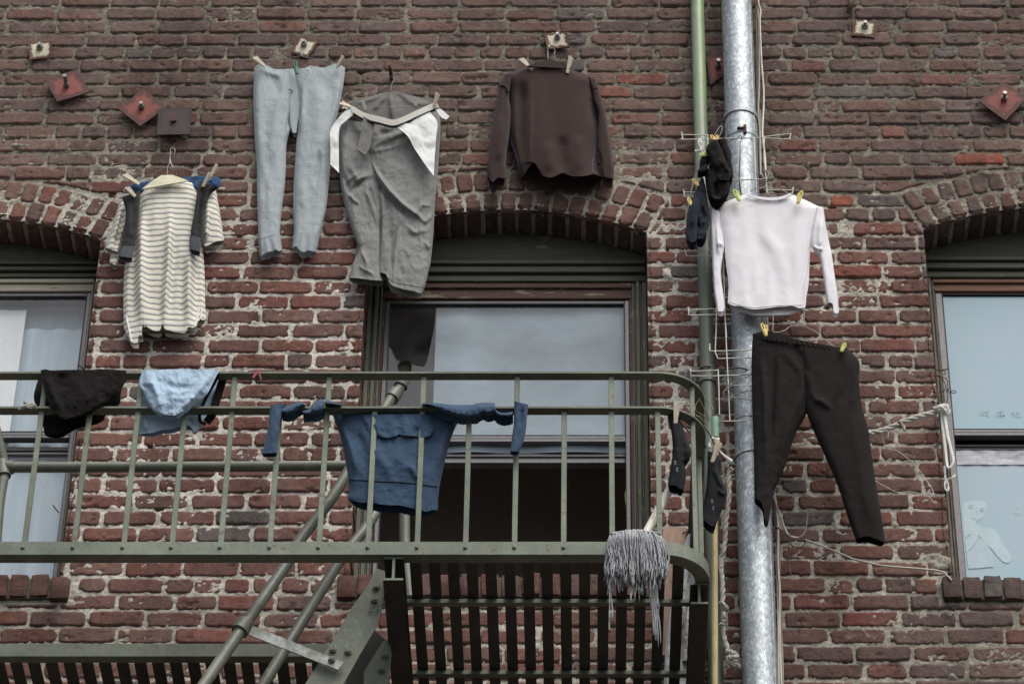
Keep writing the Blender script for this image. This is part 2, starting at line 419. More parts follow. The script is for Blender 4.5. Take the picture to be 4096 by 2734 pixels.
def tidy(V, F):
    """drop faces inside the openings and snap the border vertices onto the jambs and arches"""
    x, z = V[:, 0].copy(), V[:, 2].copy(); ins = np.zeros(len(V), bool)
    for o in OPEN:
        cx, cz, Rr, h = arc_of(o); m = m_open(o, x, z) < 0
        ins |= m
        up = m & (z > o[3]); dx = x-cx; rad = np.hypot(dx, z-cz)
        V[up, 0] = cx + dx[up]/rad[up]*Rr; V[up, 2] = cz + (z-cz)[up]/rad[up]*Rr
        lo = m & ~up & ((z-o[2] > .03) | (h-np.abs(dx) < .02)); V[lo, 0] = cx + np.sign(dx[lo])*h
        bt = m & ~up & ~lo; V[bt, 2] = o[2]
    keep = ~ins[F].all(1); return V, F[keep]
V = np.concatenate(V); F = np.concatenate(F); C = np.concatenate(C)
V, F = tidy(V, F)
wall = thing('brick_wall', 'weathered red brick building wall with three arched window openings', 'wall', (0, 0, 0))
mesh('bricks', V, F, M_brick, wall, True, C)
# mortar bed
g = .0062
gx, gz = np.meshgrid(np.arange(XA, XB, g), np.arange(ZA, ZB, g), indexing='ij')
t = tone(gx, gz)
mh = -.0050 + .0010*t + .0050*fbm(gx*24, gz*30, 21, 4) + .0056*fbm(gx*95, gz*120, 22, 3)
mh += .0105*sstep(.54, .70, fbm(gx*9, gz*13, 23, 3)) - .014*sstep(.40, .62, fbm(gx*19, gz*26, 24, 3))
MV = np.stack([gx, -mh, gz], -1).reshape(-1, 3)
I = np.arange(gx.size).reshape(gx.shape)
MF = np.stack([I[:-1, :-1], I[1:, :-1], I[1:, 1:], I[:-1, 1:]], -1).reshape(-1, 4)
MV, MF = tidy(MV, MF)
mesh('mortar', MV, MF, M_mortar, wall, True, np.stack([t.ravel()]*3, 1).astype(np.float32))
del MV, MF, V, F, C, gx, gz
# arches: two rings on the face and one brick deep underneath, jamb returns and rowlock sills
REC = .165
for oi, o in enumerate(OPEN):
    cx, cz, Rr, h = arc_of(o); am = math.asin(h/Rr); VV, FF, CC = [], [], []; n0 = 0
    def put(r):
        global VV, FF, CC, n0
        v, f, c = r
        for a in f: FF.append(a+n0)
        VV += v; CC += c; n0 += sum(len(q) for q in v)
    offs = []
    for ring in (0, 1):
        r_in = Rr + ring*.106; nb = int(round(2*am*(r_in+.05)/.073)); sp = []
        for i in range(nb):
            an = -am + (i+.5)*2*am/nb + random.gauss(0, .0008); rc = r_in+.0485+random.gauss(0, .002)
            X, Z = cx+rc*math.sin(an), cz+rc*math.cos(an)
            sp.append((X, Z, (2*am/nb*rc-.0095)/2, .0505, -an, pick(X, Z)))
            if ring == 0: offs.append(an)
        put(brick_patches(sp, wmap, lambda x, z: -m_open(o, x, z)-.004, seed=40+oi*5+ring, rnd=1.1))
    # soffit: local x along the arc, local z into the wall
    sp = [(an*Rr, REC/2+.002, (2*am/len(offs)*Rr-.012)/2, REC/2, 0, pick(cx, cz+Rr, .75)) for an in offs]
    smap = lambda x, z, hh: np.stack([cx+(Rr-hh)*np.sin(x/Rr), z-.006, cz+(Rr-hh)*np.cos(x/Rr)], -1)
    put(brick_patches(sp, smap, seed=60+oi, rnd=.8, drop=.012))
    for sgn, xj in ((-1, o[0]), (1, o[1])):
        sp = []; z = row_z(int((o[2]-Z0)/PITCH))
        while z < o[3]-.02:
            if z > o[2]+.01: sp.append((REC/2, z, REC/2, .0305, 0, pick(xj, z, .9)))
            z += PITCH
        jm = lambda x, z, hh: np.stack([xj-sgn*hh, x-.004, z], -1)
        put(brick_patches(sp, jm, seed=80+oi, rnd=.7))
    mesh('window_arch', np.concatenate(VV), np.concatenate(FF), M_brick, wall, True, np.concatenate(CC))
    # mortar behind soffit and jambs
    mb = MB(); ns = 40; V = []
    prof = [(o[0]-.006, o[2])] + [(cx+(Rr+.006)*math.sin(a), cz+(Rr+.006)*math.cos(a)) for a in np.linspace(-am, am, ns)] + [(o[1]+.006, o[2])]
    V = [(x, y, z) for x, z in prof for y in (.006, REC+.02)]
    Fm = [(2*i, 2*i+1, 2*i+3, 2*i+2) for i in range(len(prof)-1)]
    mesh('reveal_mortar', V, Fm, M_mortar, wall, False, np.full((len(V), 3), .45, np.float32))
def lumpy(c, hs, seed, rb=.007, amp=.003, n=9):
    """a rounded brick with uneven faces"""
    V, F, k0 = [], [], 0
    hs = np.array(hs)
    for ax in range(3):
        for sg in (-1, 1):
            u, v = np.meshgrid(np.linspace(-1, 1, n), np.linspace(-1, 1, n), indexing='ij')
            P = np.zeros((n, n, 3)); P[..., ax] = sg; P[..., (ax+1) % 3] = u; P[..., (ax+2) % 3] = v
            P = P*hs; q = np.clip(P, -(hs-rb), hs-rb); dlt = P-q; L = np.linalg.norm(dlt, axis=-1, keepdims=True)
            P = q + dlt/np.maximum(L, 1e-9)*rb*np.minimum(1, L/rb)
            P = P + amp*2*np.stack([fbm(P[..., 1]*20+seed, P[..., 2]*20, 1, 3), fbm(P[..., 0]*20+seed, P[..., 2]*20, 2, 3), fbm(P[..., 0]*20+seed, P[..., 1]*20, 3, 3)], -1)
            V.append(P.reshape(-1, 3)+c); I = np.arange(n*n).reshape(n, n)
            f = np.stack([I[:-1, :-1], I[1:, :-1], I[1:, 1:], I[:-1, 1:]], -1).reshape(-1, 4)
            if sg < 0: f = f[:, ::-1]
            F.append(f+k0); k0 += n*n
    return np.concatenate(V), np.concatenate(F)
for oi, o in enumerate(OPEN):
    x0, x1, zs = o[0]-.045, o[1]+.045, o[2]; nb = int((x1-x0)/.0735); Vs, Fs, Cs = [], [], []; k = 0
    for i in range(nb):
        X = x0+(i+.5)*(x1-x0)/nb; d = .028+random.gauss(0, .004)
        v, f = lumpy(np.array((X, (.10-d)/2, zs-.05+random.gauss(0, .003))), ((x1-x0)/nb/2-.0045, (.10+d)/2, .0485), oi*37+i*3.7)
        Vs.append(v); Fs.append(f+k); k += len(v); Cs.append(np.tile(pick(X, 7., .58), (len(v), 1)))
    s = mesh('window_sill', np.concatenate(Vs), np.concatenate(Fs), M_brick, wall, True, np.concatenate(Cs))
    mb = MB().box(((x0+x1)/2, .024, zs-.053), ((x1-x0)/2-.004, .034, .044)); V = np.concatenate(mb.V)
    gm = mesh('sill_mortar', V, mb.F, M_mortar, s, False, np.full((len(V), 3), -.2, np.float32))
# the rest of the building, plain brickwork further out
m, n, b = newmat('far_brickwork')
bt = N(n, 'TexBrick'); mp = N(n, 'Mapping'); mp.inputs['Rotation'].default_value = (R(90), 0, 0)
n.links.new(geoco(n), mp.inputs[0]); n.links.new(mp.outputs[0], bt.inputs['Vector'])
bt.inputs['Color1'].default_value = (.17, .08, .065, 1); bt.inputs['Color2'].default_value = (.12, .07, .062, 1); bt.inputs['Mortar'].default_value = (.28, .25, .21, 1)
bt.inputs['Scale'].default_value = 1; bt.inputs['Brick Width'].default_value = .215; bt.inputs['Row Height'].default_value = .0762; bt.inputs['Mortar Size'].default_value = .007
n.links.new(bt.outputs[0], b.inputs['Base Color']); b.inputs['Roughness'].default_value = .95
mb = MB()
for xa, xb, za, zb in ((-12, XA+.03, 0, 16), (XB-.03, 12, 0, 16), (XA+.03, XB-.03, 0, ZA+.03), (XA+.03, XB-.03, ZB-.03, 16)):
    mb.box(((xa+xb)/2, .16, (za+zb)/2), ((xb-xa)/2, .15, (zb-za)/2))
mb.build('outer_brickwork', m, wall)
# ground
m, n, b = newmat('asphalt')
n.links.new(ramp(n, noise(n, 3, 8, .7, geoco(n)), [(.3, (.035, .034, .033)), (.7, (.065, .063, .06))]), b.inputs['Base Color']); b.inputs['Roughness'].default_value = .9
gr = MB(); gr.add([(-400, -400, 0), (400, -400, 0), (400, 400, 0), (-400, 400, 0)], [(0, 1, 2, 3)])
g_ = gr.build('ground', m); g_['kind'] = 'structure'; g_['label'] = 'asphalt alley ground below the wall'
# ------------------------------------------------------------------ windows
def wood_mat(name, c, c2, chip, amt=.60, grain=(14, 14, 1.2)):
    m, n, b = newmat(name); v = geoco(n, grain); v1 = geoco(n)
    g_ = noise(n, 5, 7, .7, v, .3)
    base = mix(n, ramp(n, g_, [(.35, 0.), (.62, 1.)]), c, c2)
    ch = ramp(n, mth(n, 'ADD', mth(n, 'MULTIPLY', noise(n, 5, 8, .75, v, .2), .6), mth(n, 'MULTIPLY', noise(n, 9, 6, .7, v1), .4)), [(amt-.06, 0.), (amt-.03, 1.)])
    n.links.new(mix(n, ch, base, chip), b.inputs['Base Color']); b.inputs['Roughness'].default_value = .7; b.inputs['Specular IOR Level'].default_value = .3
    n.links.new(bump(n, mth(n, 'ADD', g_, mth(n, 'MULTIPLY', ch, .5)), .5, .006), b.inputs['Normal'])
    return m
HG = (1.2, 14, 14)
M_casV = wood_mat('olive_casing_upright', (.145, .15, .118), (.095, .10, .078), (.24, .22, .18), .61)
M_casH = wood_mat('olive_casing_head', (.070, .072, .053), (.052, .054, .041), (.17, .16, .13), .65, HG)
M_sashR = wood_mat('red_brown_sash', (.085, .040, .029), (.058, .031, .026), (.20, .16, .12), .61, HG)
M_sashO = wood_mat('orange_brown_sash', (.19, .10, .062), (.12, .056, .040), (.26, .22, .17), .64, HG)
M_sashI = wood_mat('ivory_sash', (.36, .33, .26), (.28, .26, .2), (.14, .12, .09), .63, HG)
M_alu = plain('grey_aluminium', (.145, .14, .145), .45, .35, .14, 60)
M_rubber = plain('black_seal', (.02, .02, .02), .6)
M_room = plain('dim_room', (.5, .44, .39), .95)
def glass_mat():
    m, n, b = newmat('window_glass'); n.nodes.remove(b)
    o = n.nodes['Material Output']; t = N(n, 'BsdfTransparent'); t.inputs[0].default_value = (.93, .95, .95, 1)
    g = N(n, 'BsdfGlossy'); g.inputs['Roughness'].default_value = .02
    n.links.new(bump(n, noise(n, 1.6, 2, .5, geoco(n)), .12, .03), g.inputs['Normal'])
    lw = N(n, 'LayerWeight'); f_ = mth(n, 'ADD', mth(n, 'MULTIPLY', mth(n, 'POWER', lw.outputs[1], 3.), .8), .07)
    ms = N(n, 'MixShader'); n.links.new(f_, ms.inputs[0]); n.links.new(t.outputs[0], ms.inputs[1]); n.links.new(g.outputs[0], ms.inputs[2])
    # dust and droplets on the pane
    d = N(n, 'BsdfDiffuse'); d.inputs[0].default_value = (.55, .57, .58, 1)
    dust = mth(n, 'ADD', mth(n, 'MULTIPLY', ramp(n, noise(n, 55, 3, .6, geoco(n)), [(.69, 0.), (.74, 1.)]), .30), mth(n, 'MULTIPLY', ramp(n, noise(n, 3, 5, .6, geoco(n)), [(.3, 0.), (.8, 1.)]), .14))
    m2 = N(n, 'MixShader'); n.links.new(dust, m2.inputs[0]); n.links.new(ms.outputs[0], m2.inputs[1]); n.links.new(d.outputs[0], m2.inputs[2])
    n.links.new(m2.outputs[0], o.inputs[0]); return m
M_glass = glass_mat()
def sheet_mat(name, c, c2, scale=(6, 1, .6), amt=.5, trans=.0):
    m, n, b = newmat(name)
    k = noise(n, 1.6, 5, .6, geoco(n, scale), .4)
    n.links.new(mix(n, ramp(n, k, [(.35, 0.), (.65, 1.)]), c, c2), b.inputs['Base Color']); b.inputs['Roughness'].default_value = .85
    b.inputs['Specular IOR Level'].default_value = .1
    return m
def bar(mb, x0, x1, z0, z1, d0, d1, bev=.002):
    mb.box(((x0+x1)/2, -(d0+d1)/2, (z0+z1)/2), (abs(x1-x0)/2, abs(d1-d0)/2, abs(z1-z0)/2), bev=bev); return mb
WIN = []
def window(o, cas, g, zhead, zmold, zsash, zg1, zg0, zrail, xins, sashmat, lower, name):
    """o opening; cas casing width; g depth of the casing face behind the wall; heights of the head board, moulding, sash and glass"""
    x0, x1, zs, zt, r = o; cx, cz, Rr, h = arc_of(o)
    f = MB()                                            # casing uprights with a stepped profile
    for sg, xj in ((1, x0), (-1, x1)):
        a = xj + sg*.002
        for wa, wb, dd in ((0, .30, 0), (.30, .46, -.007), (.46, .72, .003), (.72, .84, -.008), (.84, 1, -.004)):
            lo, hi = sorted((a+sg*cas*wa, a+sg*cas*wb)); bar(f, lo+.0004, hi-.0004, zs+.002, zmold+.004, -g+dd, -g-.06, .0025)
    wn = f.build('window', M_casV, wall)
    hd = MB()                                           # arched head board
    am = math.asin((h-.003)/Rr); P = [(cx+(Rr-.004)*math.sin(t), cz+(Rr-.004)*math.cos(t)) for t in np.linspace(am, -am, 30)]
    hd.prism([(x0+.003, zhead)] + [(x1-.003, zhead)] + P, -g-.012, -g-.05)
    dz = zhead-zmold                                    # moulded cornice of four steps
    for a, b2, d in ((0, .20, .016), (.20, .34, .004), (.34, .60, .013), (.60, .74, -.002), (.74, 1, .006)):
        bar(hd, x0+.003, x1-.003, zhead-dz*b2+.0005, zhead-dz*a-.0005, -g+d, -g-.05, .0035)
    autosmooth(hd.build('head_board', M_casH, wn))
    s = MB(); xa, xb = x0+cas+.001, x1-cas-.001; hs = zmold-zsash
    bar(s, xa, xb, zmold-hs*.34, zmold-.001, -g-.002, -g-.05, .003); bar(s, xa, xb, zmold-hs*.62, zmold-hs*.34-.001, -g-.012, -g-.05, .002); bar(s, xa, xb, zsash, zmold-hs*.62-.001, -g-.006, -g-.05, .003)
    tw = .011 if name == 'c' else .005
    for lo, hi in ((xa, xa+tw), (xb-tw, xb)): bar(s, lo, hi, zs+.002, zsash-.001, -g-.006, -g-.05, .002)
    autosmooth(s.build('sash_trim', sashmat, wn))
    ga, gb = x0+xins, x1-xins; q = MB()
    for lo, hi in ((xa+tw+.001, ga-.003), (gb+.003, xb-tw-.001)): bar(q, lo, hi, zs+.002, zsash-.001, -g-.014, -g-.06, .003)
    bar(q, ga-.003, gb+.003, zg1+.003, zsash-.001, -g-.016, -g-.06, .003)
    bar(q, ga-.003, gb+.003, zg0-.018, zg0-.003, -g-.016, -g-.05, .002); bar(q, ga-.003, gb+.003, zg0-.034, zg0-.019, -g-.014, -g-.05, .002)
    fr = q.build('sash_frame', M_alu, wn); autosmooth(fr)
    bl = MB()
    for lo, hi, l2, h2 in ((ga-.003, ga, zg0, zg1), (gb, gb+.003, zg0, zg1), (ga-.003, gb+.003, zg1, zg1+.003), (ga-.003, gb+.003, zg0-.003, zg0)): bar(bl, lo, hi, l2, h2, -g-.015, -g-.05, 0)
    bl.build('glazing_seal', M_rubber, wn)
    p = MB(); p.add([(ga, g+.027, zg0), (gb, g+.027, zg0), (gb, g+.027, zg1), (ga, g+.027, zg1)], [(0, 1, 2, 3)]); p.build('pane', M_glass, wn)
    # lower sash rail
    lr = MB()
    for a, b2, d in ((0, .35, -.05), (.35, .5, -.045), (.5, .8, -.052), (.8, 1, -.04)):
        top = zg0-.05; bar(lr, ga-.003, gb+.003, top-(top-zrail)*b2+.0005, top-(top-zrail)*a-.0005, -g+d, -g-.08, .002)
    autosmooth(lr.build('lower_sash_rail', M_alu, wn))
    if lower:
        p = MB(); p.add([(ga, g+.051, zs+.002), (gb, g+.051, zs+.002), (gb, g+.051, zrail-.001), (ga, g+.051, zrail-.001)], [(0, 1, 2, 3)]); p.build('lower_pane', M_glass, wn)
    rm = MB(); gx0, gx1 = x0-.8, x1+.8; Y0, Y1 = REC+.14, 1.3       # dim room behind
    for c, hh in ((((gx0+gx1)/2, Y1, (zs+zt)/2), (.0, 0, 0)),):
        z0_, z1_ = zs-.9, zt+.7
        rm.add([(gx0, Y1, z0_), (gx1, Y1, z0_), (gx1, Y1, z1_), (gx0, Y1, z1_)], [(0, 1, 2, 3)])
        rm.add([(gx0, Y0, z0_), (gx0, Y1, z0_), (gx0, Y1, z1_), (gx0, Y0, z1_)], [(0, 1, 2, 3)])
        rm.add([(gx1, Y0, z0_), (gx1, Y1, z0_), (gx1, Y1, z1_), (gx1, Y0, z1_)], [(3, 2, 1, 0)])
        rm.add([(gx0, Y0, z0_), (gx1, Y0, z0_), (gx1, Y1, z0_), (gx0, Y1, z0_)], [(0, 1, 2, 3)])
        rm.add([(gx0, Y0, z1_), (gx1, Y0, z1_), (gx1, Y1, z1_), (gx0, Y1, z1_)], [(3, 2, 1, 0)])
        # inner face of the wall around the opening
        for a, b2, c2, d2 in ((gx0, x0+.0, z0_, z1_), (x1, gx1, z0_, z1_), (x0, x1, zt+r, z1_), (x0, x1, z0_, zs)):
            rm.add([(a, Y0, c2), (b2, Y0, c2), (b2, Y0, d2), (a, Y0, d2)], [(0, 1, 2, 3)])
    rm.build('room_lining', M_room, wn)
    jm = MB()
    for a, b2 in ((x0-.02, x0+.004), (x1-.004, x1+.02)): jm.box(((a+b2)/2, (g+.06+Y0)/2, (zs+zt)/2), ((b2-a)/2, (Y0-g-.06)/2, (zt-zs)/2))
    jm.build('inner_jamb', M_room, wn)
    return wn, ga, gb
gC = .14
zd = lambda y: zp(y, -gC)
wC, gaC, gbC = window(OPEN[1], .060, gC, zd(1048), zd(1128), zd(1190), zd(1206), zd(1729), zd(1826), .095, M_sashR, False, 'c')
wL, gaL, gbL = window(OPEN[0], .034, gC, zd(1053), zd(1111), zd(1160), zd(1176), zd(1714), zd(1792), .062, M_sashI, True, 'l')
wR, gaR, gbR = window(OPEN[2], .040, gC, zd(1034), zd(1112), zd(1160), zd(1168), zd(1704), zd(1772), .078, M_sashO, True, 'r')
def drape(name, label, cat, x0, x1, z0, z1, y, mat, amp=.008, k=9, pleat=1., group=None, hem=0):
    """a cloth hanging behind a pane"""
    nx, nz = 140, 40
    X, Z = np.meshgrid(np.linspace(x0, x1, nx), np.linspace(z0, z1, nz), indexing='ij')
    fz = (Z-z0)/(z1-z0)
    Y = y + amp*np.sin(X*k*6.28 + 1.5*vn(X*3, Z*.8, 3)*3)*(pleat*(1-fz*.3)) + amp*1.5*fbm(X*3, Z*1.5, 8, 3)
    I = np.arange(nx*nz).reshape(nx, nz)
    o = mesh(name, np.stack([X, Y, Z], -1).reshape(-1, 3), np.stack([I[:-1, :-1], I[1:, :-1], I[1:, 1:], I[:-1, 1:]], -1).reshape(-1, 4), mat)
    return center(tag(o, label, cat, group))
M_curC = sheet_mat('grey_blue_curtain_cloud_reflection', (.36, .44, .50), (.21, .26, .295), (.9, 1, 1.6))  # tone noise in the curtain colour also carries the pane's cloudy reflection
M_curL = sheet_mat('sheer_curtain', (.60, .69, .76), (.44, .52, .58), (7, 1, .5))
M_filmR = sheet_mat('pale_blue_film', (.37, .505, .56), (.43, .505, .575), (1.2, 1, 1.5))
M_filmR2 = sheet_mat('pale_blue_film_low', (.46, .63, .72), (.55, .66, .76), (1., 1, 2.2))
drape('curtain', 'grey blue curtain behind the upper pane of the middle window', 'curtain', xp(1745, 1300, -.2), OPEN[1][1]-.06, zd(1782), zd(1150), .186, M_curC, .004, 2.5)
drape('curtain', 'sheer white curtain with soft pleats behind the left window', 'curtain', OPEN[0][0]+.05, OPEN[0][1]-.05, OPEN[0][2]-.1, zd(1262), .222, M_curL, .010, 9)
M_streakW = sheet_mat('reflected_streak_white', (.93, .94, .93), (.80, .82, .83), (5, 1, .5))  # added white sheet, standing in for a bright streak reflected in the pane
drape('curtain', 'added white sheet standing in for a reflected streak at the far left of the left window', 'curtain', OPEN[0][0]+.06, xp(70, 1500, -.2), OPEN[0][2]-.1, zd(1200), .202, M_streakW, .004, 5)
drape('roller_blind', 'short pale roller shade above the sheer curtain in the left window', 'blind', OPEN[0][0]+.05, OPEN[0][1]-.05, zd(1290), zd(1150), .262, M_curL, .001, 1)
dp = MB(); bar(dp, gaR-.006, gbR+.006, zd(1706), zd(1172), -.164, -.166, 0); bar(dp, gaR-.006, gbR+.006, OPEN[2][2]-.02, zd(1800), -.188, -.190, 0)
po = dp.build('window_film', M_filmR); tag(po, 'pale blue film pasted behind the panes of the right window', 'window film'); po = center(po)
# faded lettering and a portrait printed on the film, flat
def flat_shape(name, polys, mat, parent, g):
    mb = MB()
    for P in polys:
        Q = W([p[0] for p in P], [p[1] for p in P], -g); mb.add(Q, [tuple(range(len(P)))])
    return mb.build(name, mat, parent)
def thick(pts, w):
    """a brush stroke as a polygon, w is (start, end) half width in pixels"""
    P = spline(pts, 5) if len(pts) > 2 else np.array(pts, float); T = np.gradient(P, axis=0); T /= np.linalg.norm(T, axis=1)[:, None]+1e-9
    ww = np.linspace(w[0], w[1], len(P))[:, None]; Nn = np.stack([-T[:, 1], T[:, 0]], 1)
    return [tuple(p) for p in np.vstack([P+Nn*ww, (P-Nn*ww)[::-1]])]
M_ink = plain('faded_teal_ink', (.31, .42, .455), .9, 0, .05)
M_ink2 = plain('faded_cream_ink', (.50, .57, .53), .9, 0, .05)
M_faceI = plain('faded_print_light', (.465, .575, .62), .9, 0, .05, 25)
M_faceS = plain('faded_print_shade', (.435, .54, .585), .9, 0, .07, 90)
zs1 = ZR(3750, 1500, 5.2254)
ST = []
def st(p, a=5, b=3): ST.append(thick(zs1(p), (a/5.2*1.0, b/5.2*1.0)))
# first character
st([(905,772),(880,790)],8,5); st([(900,805),(868,828)],8,5); st([(905,800),(915,850)],6,4); st([(935,775),(1010,762)],6,4); st([(950,800),(990,795)],5,3); st([(960,790),(935,850)],5,3); st([(985,800),(985,840)],5,4); st([(940,845),(1000,838)],5,4)
st([(1015,770),(1035,830),(1080,882)],9,6); st([(1060,800),(1015,850)],6,3); st([(1045,742),(1070,752)],8,5); st([(1000,775),(1075,760)],6,4)
# second
st([(1245,770),(1375,748)],9,8); st([(1265,775),(1240,830),(1190,884)],10,7); st([(1290,800),(1360,790)],7,6); st([(1320,790),(1315,850)],8,7); st([(1265,845),(1400,838)],7,8); st([(1265,875),(1380,868)],8,9); st([(1370,835),(1415,850)],10,8)
# third
st([(1560,765),(1590,775)],10,5); st([(1530,812),(1600,800),(1580,860)],9,8); st([(1575,865),(1625,835)],7,4); st([(1640,775),(1705,765),(1690,810)],8,8); st([(1640,815),(1690,808)],7,6); st([(1645,815),(1640,850),(1665,872),(1745,866),(1750,840)],8,9)
for a_, b_ in ((0, 10), (10, 17), (17, len(ST))): flat_shape('printed_character', ST[a_:b_], M_ink, po, .1632)
zs2 = ZR(3780, 1980, 4.481)
E = [(.5*math.cos(t), .5*math.sin(t)) for t in np.linspace(0, 6.283, 24, endpoint=False)]
quv = []
for i in range(24):
    t0, t1 = i*2*math.pi/24, (i+1)*2*math.pi/24
    ring = lambda t, k: (1288+(72 if k else 48)*math.cos(t), 272+(58 if k else 47)*math.sin(t))
    quv.append(zs2([ring(t0, 1), ring(t1, 1), ring(t1, 0), ring(t0, 0)]))
quv.append(thick(zs2([(1285,325),(1330,345),(1365,338)]), (2, 1.5))); quv.append(thick(zs2([(1392,255),(1392,300),(1420,312),(1440,290)]), (2, 1.8))); quv.append(thick(zs2([(1378,254),(1398,254)]), (.8, .8))); quv.append(thick(zs2([(1445,250),(1448,312)]), (2, 2)))
for a_, b_ in ((0, 25), (25, len(quv))): flat_shape('printed_letter', quv[a_:b_], M_ink2, po, .1872)
flat_shape('printed_figure', [zs2([(318,150),(400,108),(560,85),(700,105),(748,160),(740,230),(705,320),(690,370),(640,420),(545,465),(548,505),(650,550),(640,600),(480,680),(350,760),(330,470),(300,260)])], M_faceI, po, .1870)
flat_shape('printed_arm', [zs2([(520,600),(660,575),(780,580),(900,620),(960,690),(1010,800),(1060,910),(1130,990),(1175,1060),(1185,1140),(1150,1200),(1100,1212),(1030,1180),(930,1080),(840,960),(740,870),(680,800),(600,720),(540,860),(420,1000),(380,1010),(360,830),(480,680)])], M_faceI, po, .1862)
flat_shape('printed_dress', [zs2([(600,740),(680,800),(760,890),(830,1000),(850,1100),(870,1275),(640,1300),(420,1310),(400,1190),(385,1020),(430,1000),(540,870)])], M_faceS, po, .1858)
flat_shape('printed_features', [thick(zs2(p), (q_, q2)) for p, q_, q2 in (([(430,180),(480,175),(530,200)],1,.6), ([(425,222),(460,212),(500,235)],1.6,.8), ([(635,240),(670,228),(720,232)],1,.6), ([(625,275),(660,265),(705,280)],1.6,.8), ([(470,395),(520,415),(570,410)],1,.6), ([(560,270),(575,330),(545,345)],.5,.5))], M_ink, po, .1854)
# bunched bag visible at the top of the lower right pane
M_bag = sheet_mat('crumpled_plastic', (.62, .66, .70), (.36, .34, .36), (9, 1, 22))
bg_ = drape('plastic_bag', 'crumpled clear plastic stuffed along the top of the lower right pane', 'plastic bag', gaR+.002, gbR, zd(1830), zd(1768), .1845, M_bag, .0012, 14)
# green leaf shaped handle at the right edge of the open middle window
M_lime = plain('lime_plastic', (.28, .42, .05), .3)
mb = MB(); P = ZR(2480, 1900, 5.6)([(162,285),(120,360),(104,440),(120,600),(150,800),(186,960),(200,700),(200,400)])
Q = W([p[0] for p in P], [p[1] for p in P], -.185); mb.prism([(q[0], q[2]) for q in Q], -.18, -.20)
o = mb.build('plastic_bottle', M_lime); autosmooth(o, 60); tag(center(o), 'lime green curved plastic edge at the right side of the open middle window', 'bottle')
# ------------------------------------------------------------------ fire escape
M_gr = paint_mat('grey_green_paint', (.145, .165, .118), (.105, .122, .088), (.10, .062, .04), .60, .5)
M_grL = paint_mat('pale_green_paint', (.178, .205, .152), (.128, .152, .112), (.12, .075, .05), .605, .5)
M_grD = paint_mat('dark_green_paint', (.045, .045, .037), (.03, .032, .027), (.06, .05, .04), .68, .55)
M_plate = paint_mat('patchy_green_plate', (.15, .165, .12), (.115, .13, .10), (.15, .22, .12), .58, .5)
M_rust = plain('rusty_steel', (.09, .05, .04), .8, .2, .3)
M_shadeblk = plain('underside_shade_black', (.014, .013, .011), .7)  # near-black colour that holds the shade under the stair
M_strapP = paint_mat('worn_silver_strap', (.33, .34, .34), (.15, .165, .13), (.10, .07, .05), .62, .45, (3, 3, 3), .3)
M_bolt = plain('dark_bolt', (.06, .06, .052), .5, .4)
esc = thing('fire_escape_balcony', 'grey green iron fire escape balcony with flat bar railing and slatted floor', 'balcony', (0, -1.0, zp(2215, 1.0)))
DF = 1.0; XL = -4.2; ZB0, ZB1 = zp(2216, DF), zp(2165, DF)
XR_ = xp(2838, 2306, .83); CR = .17
def plan(inset, side_to=0.0, xl=XL):
    """plan path of the balcony edge: along the front, round the corner, back to the wall"""
    r = CR-inset; P = [(x, -(DF-inset)) for x in np.linspace(xl, XR_-CR, 12)]
    P += [(XR_-CR+r*math.sin(a), -(DF-CR)-r*math.cos(a)) for a in np.linspace(0, math.pi/2, 14)[1:]]
    P += [(XR_-inset, -y) for y in np.linspace(DF-CR-.05, side_to, 6)]
    return P
mb = MB(); mb.sweep(plan(.0), [(0, ZB0), (0, ZB1), (-.006, ZB1), (-.006, ZB0+.006), (-.05, ZB0+.006), (-.05, ZB0)])
autosmooth(mb.build('floor_beam', M_grL, esc))
for nm, py in (('top_rail', 1484), ('middle_rail', 1623)):
    zt = zp(py, DF); mb = MB(); mb.sweep(plan(0), [(0, zt-.009), (0, zt-.001), (-.002, zt), (-.038, zt), (-.040, zt-.002), (-.040, zt-.009)]); autosmooth(mb.build(nm, M_gr, esc))
    if nm == 'top_rail': zT = zt
    else: zM = zt
# balusters, alternately to the upper and the middle rail
bx = [xp(p, 2190, DF) for p in (-104, 91, 290.5, 490, 684, 879, 1077, 1273, 1470, 1667, 1861, 2057, 2254, 2449, 2640)]
full = [0, 0, 0, 1, 0, 1, 0, 1, 0, 1, 0, 1, 0, 1, 0]
full = [i % 2 == 1 for i in range(15)]
for i, X in enumerate(bx):
    top = zT-.010 if not (i % 2) == 0 else zM-.010
    y = -(DF-.020)
    mb = MB(); mb.box((X, y, (ZB0+.012+top)/2), (.0095, .005, (top-ZB0-.012)/2), bev=.0015)
    if i % 2 == 0 and False: pass
    b_ = mb.build('baluster', M_grL, esc)
    rv = MB(); a = np.linspace(0, 2*math.pi, 10, endpoint=False)
    rings = [(.0072, 0), (.0072, .003), (.0045, .006)]
    V = [(X+q*math.cos(t), -DF-d, zp(2189, DF)+q*math.sin(t)) for q, d in rings for t in a] + [(X, -DF-.0068, zp(2189, DF))]
    F = [(k*10+j, k*10+(j+1) % 10, (k+1)*10+(j+1) % 10, (k+1)*10+j) for k in range(2) for j in range(10)] + [(20+j, 20+(j+1) % 10, 30) for j in range(10)]
    rv.add(V, F); autosmooth(rv.build('rivet', M_gr, b_))
for (X, Y, top) in ((XR_-CR+(CR-.02)*math.sin(.95), -(DF-CR)-(CR-.02)*math.cos(.95), zT-.01), (XR_-.02, -.70, zM-.01), (XR_-.02, -.52, zT-.01), (XR_-.02, -.34, zM-.01), (XR_-.02, -.16, zT-.01)):
    mb = MB(); mb.box((X, Y, (ZB0+.012+top)/2), (.0085, .0095, (top-ZB0-.012)/2), bev=.0015); mb.build('baluster', M_grL, esc)
